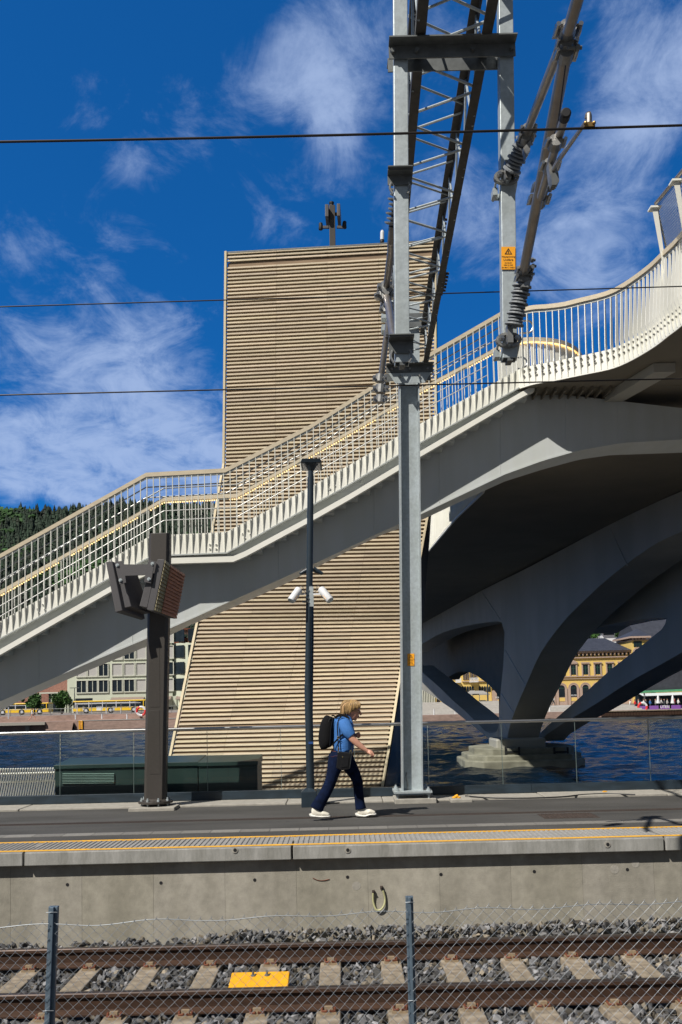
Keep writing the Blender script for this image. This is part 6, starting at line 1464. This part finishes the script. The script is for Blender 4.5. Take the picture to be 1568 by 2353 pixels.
seats = [(1008,'tee'),(1060,'red'),(1100,'blind'),(1155,'tee'),(1180,'trous'),(1225,'shirt'),(1285,'blind'),(1345,'tee'),(1380,'trous'),(1410,'blind'),(1490,'red'),(1530,'tee')]
ordl = ['first','second','third','fourth','fifth','sixth','seventh','eighth','ninth','tenth','eleventh','twelfth']
coln = {'tee':'white','red':'red','blind':'grey','trous':'dark','shirt':'blue'}
for i, (xx, tp_) in enumerate(seats):
    q = P(*z6(xx, 1080), 143.2); q.z = -1.4; person_far(q, 1.5+.02*(i%4), 'guest in a %s top on the restaurant terrace, %s from the left' % (coln[tp_], ordl[i]), tp_, 'trous', .12, 1 if i % 2 else -1, 'guests on the restaurant terrace')
# white house on the hill
t = thing('hillside_house', tuple(P(*z6(770,280), 320)), 'white flat roofed house on the hillside above the slate roof', 'house')
def Q6h(x,y,Y=320): return P(*z6(x,y),Y)
m = MB(); m.box(Q6h(690,0).x, Q6h(850,0).x, 320, 330, -2, Q6h(770,235).z); m.build('wall', M['camwhite'], t)
m = MB(); m.box(Q6h(665,0).x, Q6h(860,0).x, 318.5, 331, Q6h(770,235).z, Q6h(770,222).z); m.build('roof', M['camwhite'], t)
m = MB(); m.box(Q6h(705,0).x, Q6h(820,0).x, 319.9, 319.99, Q6h(770,272).z, Q6h(770,245).z); m.build('window_band', M['window'], t)
leafy(885, 190, 300, 90, 300, 'dark green tree on the hillside beside the white house', f=z6, seed=8)
leafy(630, 245, 300, 110, 300, 'low green tree on the hillside left of the white house', f=z6, seed=9)
# ================================================================ WOMAN WALKING
YWm = 13.1
def Wp(x, y, d=0.0): return P((1100+.3827*x)/1.7411, (2700+.3827*y)/1.7411, YWm + d)
u_ = .001346
tw = thing('person', tuple(PZ(789, 1877, 0)), 'woman with blonde hair, blue shirt and dark jeans striding right along the platform', 'person')
def K_(lst): return [(Wp(x,y,d), a*u_, b) for (x,y,d,a,b) in lst]
# body: one continuous skin surface (head, neck, trunk, arms, hands, legs)
m = MB()
m.limb(K_([(815,274,0,30,.03),(808,292,0,58,.056),(802,325,0,80,.074),(806,370,0,82,.074),(815,410,0,74,.070),(826,445,0,52,.055),(836,468,0,26,.034)]), 18, 4)      # skull to chin
m.limb(K_([(772,398,0,48,.052),(762,440,0,46,.052),(742,475,0,58,.066)]), 12, 3)                                             # neck
m.limb(K_([(742,455,0,50,.06),(728,510,0,92,.16),(716,580,0,98,.165),(712,660,0,92,.15),(704,740,0,74,.125),(698,830,0,58,.11),(692,880,0,50,.10)]), 16, 3)
m.limb(K_([(884,372,0,9,.010),(893,392,0,11,.012),(898,408,0,15,.016),(888,414,0,13,.014)]), 10, 3)                           # nose
m.limb(K_([(862,378,0,16,.052),(878,384,0,12,.040)]), 10, 2)                                                                     # brow
m.limb(K_([(866,428,0,14,.020),(874,434,0,12,.018),(868,446,0,12,.020)]), 8, 2)                                                  # mouth
m.limb(K_([(838,462,0,22,.03),(856,466,0,14,.02)]), 8, 2)
m.limb(K_([(800,380,-.079,18,.012),(797,402,-.077,14,.010)]), 8, 2); m.limb(K_([(800,380,.079,18,.012),(797,402,.077,14,.010)]), 8, 2)   # ears
# right arm (near side), swung forward
m.limb(K_([(722,500,-.15,48,.052),(755,570,-.20,43,.047),(800,655,-.22,36,.040),(850,705,-.22,35,.038),(905,752,-.215,30,.032),(955,788,-.21,21,.024),(975,800,-.21,22,.020)]), 12, 4)
# left arm (far side), bent at the elbow with the hand raised
m.limb(K_([(735,500,.15,46,.05),(765,570,.20,40,.045),(790,640,.20,34,.038),(825,640,.18,30,.033),(850,632,.14,22,.025),(860,630,.13,20,.02)]), 12, 4)
def hand(px, pts_palm, fingers, thumb):
    m.limb(K_(pts_palm), 10, 3)
    for f in fingers: m.limb(K_(f), 7, 2)
    m.limb(K_(thumb), 7, 2)
hand(0, [(968,796,-.21,20,.018),(988,806,-.208,26,.034),(1010,818,-.206,25,.038),(1020,826,-.205,18,.034)],
    [[(1012,812,-.232,9,.009),(1030,822,-.232,8.5,.009),(1036,838,-.232,8,.008),(1026,848,-.228,7.5,.008)],
     [(1012,818,-.213,9,.009),(1032,832,-.213,8.5,.009),(1034,850,-.213,8,.008),(1020,858,-.212,7.5,.008)],
     [(1008,824,-.194,9,.009),(1026,840,-.194,8.5,.009),(1024,856,-.194,8,.008),(1010,860,-.195,7.5,.008)],
     [(1002,828,-.178,8,.008),(1014,842,-.177,7.5,.008),(1012,854,-.177,7,.007),(1000,856,-.179,6.5,.007)]],
    [(984,808,-.236,11,.010),(998,826,-.248,10,.010),(1010,840,-.246,8.5,.009),(1020,846,-.243,7.5,.008)])
hand(0, [(846,632,.14,20,.018),(862,628,.13,25,.03),(876,628,.125,22,.034)],
    [[(874,614,.10,9,.009),(889,618,.10,8.5,.009),(893,632,.10,8,.008),(884,640,.10,7.5,.008)],
     [(874,622,.12,9,.009),(891,628,.12,8.5,.009),(892,644,.12,8,.008),(880,650,.12,7.5,.008)],
     [(872,630,.14,9,.009),(888,640,.14,8.5,.009),(884,654,.14,8,.008),(872,656,.14,7.5,.008)],
     [(866,638,.155,8,.008),(878,650,.155,7.5,.008),(872,660,.155,7,.007),(864,658,.155,6.5,.007)]],
    [(858,618,.10,10,.010),(870,606,.09,9,.009),(882,604,.088,8,.008),(890,610,.088,7,.008)])
for kneepts in ([(655,850,-.09,70,.085),(630,960,-.09,62,.072),(600,1075,-.09,48,.055),(540,1200,-.09,46,.052),(460,1360,-.09,24,.028),(430,1420,-.09,18,.024),(424,1440,-.09,18,.022)],
                [(720,850,.09,70,.085),(790,970,.09,62,.072),(850,1080,.09,36,.045),(874,1220,.09,32,.04),(892,1350,.09,22,.028),(900,1400,.09,17,.022),(906,1420,.09,16,.02)]):
    m.limb(K_(kneepts), 12, 3)
body = m.build('body', M['skin'], tw, smooth=True, remesh=.0065)
# eyes and spectacles
m = MB()
for s_ in (-1,1): m.ball(Wp(874,388,s_*.034), .011, (1,1,.8), 8, 6)
m.build('eyes', M['camwhite'], tw)
g = MB()
for s_ in (-1,1):
    q = Wp(884,385,s_*.034); g.tube([q+V((.0,s_*.024*cos(a_*pi/6)*1.0, .016*sin(a_*pi/6))) for a_ in range(13)], .0022, 5)
    g.tube([q+V((0,s_*.026,.004)), Wp(840,377,s_*.080), Wp(800,380,s_*.084)], .0025, 5)
g.build('spectacles', M['gold'], tw)
lg = MB()
for s_ in (-1,1):
    q = Wp(884,385,s_*.034); lg.tube([q+V((-.002,0,0)), q+V((.001,0,0))], .021, 12)
lg.build('spectacle_lenses', M['window'], tw)
# hair: a bob of many overlapping strands
m = MB(); m.cur = (.8,.78,.7)
m.limb(K_([(818,260,0,30,.036),(815,280,0,66,.070),(808,312,0,78,.083),(792,342,0,76,.089),(762,368,0,62,.088),(742,384,0,34,.075)]), 18, 4)
m.limb(K_([(778,290,0,30,.04),(758,304,0,52,.072),(736,330,0,50,.084),(720,362,0,40,.082),(714,384,0,24,.068)]), 16, 4)
rr = random.Random(4)
for k in range(330):
    s_ = rr.random(); side = -1 if rr.random() < .62 else 1; lay = rr.random()
    ex = 892 + (690-892)*s_ + rr.uniform(-8,8); ey = 336 + 64*min(1, s_*1.35) + rr.uniform(-10,8) + (10 if s_ > .8 else 0)
    sx = 812 + rr.uniform(-26,26); sy = 262 + rr.uniform(0,8) + abs(sx-812)*.12
    bulge = 1 - abs(2*s_-1)*.35
    d0 = side*(.012+.03*lay); dm = side*(.070 + .028*bulge)*(.55+.45*lay if s_ > .75 else 1); de = side*(.066+.024*bulge)*(.45+.55*lay if s_ > .75 else 1)
    mx_ = (sx*.45+ex*.55) + (18 if s_ < .3 else (-26 if s_ > .6 else 0)); my_ = sy*.66 + ey*.34 - (3 if .2 < s_ < .8 else 0); dm *= 1.03
    w1 = rr.uniform(4.5,8.5); g = rr.choice((.55,.75,.95,1.15,1.5)); m.cur = (g, g*rr.uniform(.92,1.02), g*rr.uniform(.8,1.0)); ex += rr.uniform(-9,6)*(s_ > .6); ey += rr.uniform(-6,14)*(s_ > .5)
    m.limb(K_([(sx,sy,d0,w1,.007),(mx_,my_,dm,w1,.007),(mx_*.3+ex*.7,my_*.35+ey*.65,dm*1.04,w1,.007),(ex,ey,de,w1*.6,.005)]), 6, 3)
m.build('hair', M['hair'], tw, smooth=True)
# blue shirt: trunk, collar, sleeves, as one garment
m = MB()
m.limb(K_([(735,420,0,46,.058),(735,448,0,62,.085),(722,490,0,104,.175),(712,560,0,108,.182),(712,640,0,106,.175),(714,700,0,110,.180),(720,760,0,108,.182),(722,800,0,96,.168),(722,822,0,84,.155)]), 20, 4)
m.limb(K_([(716,480,-.14,60,.062),(735,530,-.18,66,.066),(765,590,-.21,62,.064),(803,640,-.22,50,.052)]), 14, 4)
m.limb(K_([(728,480,.14,60,.062),(750,530,.18,62,.064),(785,600,.20,54,.056),(800,640,.20,46,.05)]), 14, 4)
m.cur = None
for k in range(9):   # folds above the waistband
    y0 = 690+14*k; a_ = rr.uniform(-.04,.04); m.limb(K_([(640,y0-10,-.06+a_,12,.02),(690,y0+12*sin(k),-.17,12,.014),(760,y0-20,-.165,11,.013),(812,y0-6,-.08,10,.02)]), 6, 3)
for k in range(14):
    x0 = 630+rr.uniform(0,150); y0 = 560+rr.uniform(0,230); a_ = rr.uniform(-.9,-.1); l_ = rr.uniform(25,50); dd = -.178+.0016*abs(x0-712)*.5
    m.limb(K_([(x0-l_*cos(a_),y0-l_*sin(a_),dd+.012,5,.006),(x0,y0,dd,8,.010),(x0+l_*cos(a_),y0+l_*sin(a_),dd+.012,5,.006)]), 6, 3)
m.build('shirt', M['shirt'], tw, smooth=True, remesh=.006)
m = MB(); m.limb(K_([(790,462,-.05,14,.02),(806,500,-.055,11,.016),(812,525,-.05,8,.01)]), 8, 3); m.limb(K_([(700,412,-.03,16,.04),(760,430,-.06,14,.02),(792,462,-.055,12,.014)]), 8, 3); m.build('collar', M['shirt'], tw, smooth=True)
# jeans
m = MB()
m.limb(K_([(690,790,0,96,.158),(688,840,0,116,.172),(690,900,0,118,.168),(696,945,0,98,.13)]), 18, 4)
m.limb(K_([(655,850,-.09,92,.092),(632,940,-.095,80,.088),(606,1040,-.10,66,.074),(575,1140,-.10,60,.066),(520,1250,-.10,60,.064),(462,1350,-.10,66,.064),(436,1402,-.10,72,.068)]), 16, 4)
m.limb(K_([(720,850,.09,92,.092),(775,940,.095,80,.088),(835,1040,.10,62,.074),(868,1130,.10,54,.064),(876,1230,.10,50,.060),(888,1330,.10,52,.060),(900,1402,.10,58,.064)]), 16, 4)
for k in range(16):     # creases
    f = rr.random(); front = rr.random() < .5
    if front: cx0, cy0, dd = 775+75*f, 930+260*f, .03
    else: cx0, cy0, dd = 655-215*f, 930+440*f, -.158+.010*f
    a_ = rr.uniform(-.6,.6); l_ = rr.uniform(22,44); m.limb(K_([(cx0-l_*cos(a_),cy0-l_*sin(a_)*.6,dd+.02,4,.006),(cx0,cy0+rr.uniform(-5,5),dd,7,.012),(cx0+l_*cos(a_),cy0+l_*sin(a_)*.6,dd+.02,4,.006)]), 6, 3)
m.build('jeans', M['jeans'], tw, smooth=True, remesh=.007)
m = MB(); m.tube([Wp(x,y,d) for x,y,d in ((588,792,-.05),(630,800,-.13),(700,806,-.165))], .004, 5); m.tube([Wp(x,y,-.175) for x,y in ((585,850),(602,858),(622,850),(660,845))], .002, 4); m.build('seams', M['rust'], tw)
# shoes
def shoe(ax, ay, tx, ty, d, lift=0):
    # heel at left, toe at right
    m = MB(); m.limb(K_([(ax,ay-34,d,30,.030),(ax+6,ay,d,44,.040),(ax+30,ay+26,d,46,.043)]), 12, 3)
    m.limb(K_([(ax-28,ay+16,d,30,.030),(ax+10,ay+18,d,42,.040),(ax+70,ay+24,d,36,.046),(tx-60,ty-14,d,28,.050),(tx-14,ty-2,d,20,.038),(tx,ty+4,d,8,.020)]), 14, 4)
    up_ = m.build('shoe', M['shoe'], tw, smooth=True, remesh=.006)
    m = MB(); m.limb(K_([(ax-46,ay+26,d,14,.028),(ax-30,ay+48,d,18,.040),(ax+40,ay+56,d,15,.044),(tx-60,ty+14,d,14,.054),(tx-8,ty+12,d,13,.040),(tx+8,ty+6,d,8,.020)]), 12, 4); m.build('sole', M['sole'], up_, smooth=True)
    m = MB()
    for k in range(4): q = Wp(tx-120+16*k, ty-50+9*k, d-.0); m.tube([q+V((0,-.035,-.005)), q+V((0,0,.012)), q+V((0,.035,-.005))], .004, 5)
    m.build('laces', M['camwhite'], up_)
shoe(418, 1424, 572, 1466, -.10)
shoe(898, 1418, 1052, 1444, .10)
m = MB(); m.limb(K_([(412,1398,-.10,26,.028),(416,1428,-.10,28,.03)]), 10, 2); m.build('sock', M['camwhite'], tw)
# backpack (a thing of its own)
tbp = thing('backpack', tuple(Wp(540,770)), 'black fabric backpack worn by the walking woman', 'backpack')
m = MB(); m.limb(K_([(578,432,0,34,.075),(572,452,0,58,.115),(556,520,0,78,.140),(546,600,0,84,.148),(540,680,0,84,.150),(536,735,0,70,.138),(545,766,0,52,.105)]), 20, 4); m.build('main_bag', M['bag'], tbp, smooth=True, remesh=.010)
m = MB(); m.limb(K_([(500,640,0,22,.10),(496,690,0,30,.115),(506,740,0,28,.10),(520,762,0,14,.07)]), 14, 4); m.build('front_pocket', M['leather'], tbp, smooth=True)
m = MB(); m.tube(smoothpath([tuple(Wp(x,y,-.125)) for x,y in ((585,446),(548,520),(532,620),(520,720),(530,752))]), .006, 6); m.tube(smoothpath([tuple(Wp(x,y,-.135)) for x,y in ((610,446),(588,540),(580,640),(575,740))]), .006, 6); m.build('zips', M['leather'], tbp)
m = MB(); m.tube(smoothpath([tuple(Wp(x,y,0)) for x,y in ((596,432),(604,424),(622,430),(636,446))]), .010, 8); m.build('grab_handle', M['bag'], tbp)
def strap(name, pts, w_, par, mt):
    P_ = [V(q) for q in smoothpath([tuple(Wp(x,y,d)) for x,y,d in pts], 6)]; m = MB(); rings = []
    for i, q in enumerate(P_):
        d = (P_[min(i+1,len(P_)-1)]-P_[max(i-1,0)]).normalized(); n_ = d.cross(V((0,1,0)))
        if n_.length < .1: n_ = V((1,0,0))
        n_.normalize(); o2 = V((0,.004,0)); rings.append([q-n_*w_-o2, q+n_*w_-o2, q+n_*w_+o2, q-n_*w_+o2])
    m.loft(rings); return m.build(name, mt, par)
for s_ in (-1, 1):
    strap('shoulder_strap', [(628,450,s_*.10),(672,425,s_*.12),(722,425,s_*.13),(762,445,s_*.15),(780,480,s_*.19)][:4] + [(770,470,s_*.175)], .018, tbp, M['bag'])
    strap('lower_strap', [(600,735,s_*.15),(640,690,s_*.185),(690,640,s_*.195),(730,600,s_*.19)], .011, tbp, M['bag'])
# handbag
thb = thing('handbag', tuple(Wp(720,985,-.2)), 'small black leather shoulder bag hanging at the hip of the walking woman', 'handbag')
m = MB(); A = [Wp(x,y,-.25) for x,y in ((655,800),(800,815),(790,900),(780,985),(700,1000),(640,975),(650,890))]; m.prism(A, [a+V((.01,.075,0)) for a in A]); m.build('bag_body', M['leather'], thb, bevel=.012)
m = MB(); A = [Wp(x,y,-.262) for x,y in ((700,850),(775,860),(765,960),(690,970))]; m.prism(A, [a+V((0,.01,0)) for a in A]); m.build('outer_pocket', M['leather'], thb, bevel=.006)
strap('long_strap', [(700,428,-.14),(668,470,-.16),(655,540,-.20),(660,640,-.205),(664,740,-.215),(668,800,-.225)], .008, thb, M['leather'])
strap('front_strap', [(812,700,-.14),(806,760,-.18),(796,812,-.215)], .006, thb, M['leather'])
m = MB()
for (x, y) in ((662,655),(668,775),(795,805)):
    q = Wp(x,y,-.226); m.tube([q+V((.014*cos(a_*pi/5),-.002,.018*sin(a_*pi/5))) for a_ in range(11)], .003, 5)
m.tube([Wp(712,850,-.266), Wp(708,866,-.266)], .004, 5); m.build('buckles', M['gold'], thb)
# scarf end showing behind the jeans
m = MB(); A = [(575,850),(585,870),(572,960),(560,1000),(552,1030),(556,940)]; m.prism([Wp(x,y,-.0) for x,y in A], [Wp(x,y,.02) for x,y in A])
tag(m.build('scarf', mat('patterned_scarf', (.03,.05,.12), .8, var=.9, vs=40, c2=(.5,.12,.12))), 'patterned scarf end hanging behind the jeans of the walking woman', 'scarf')
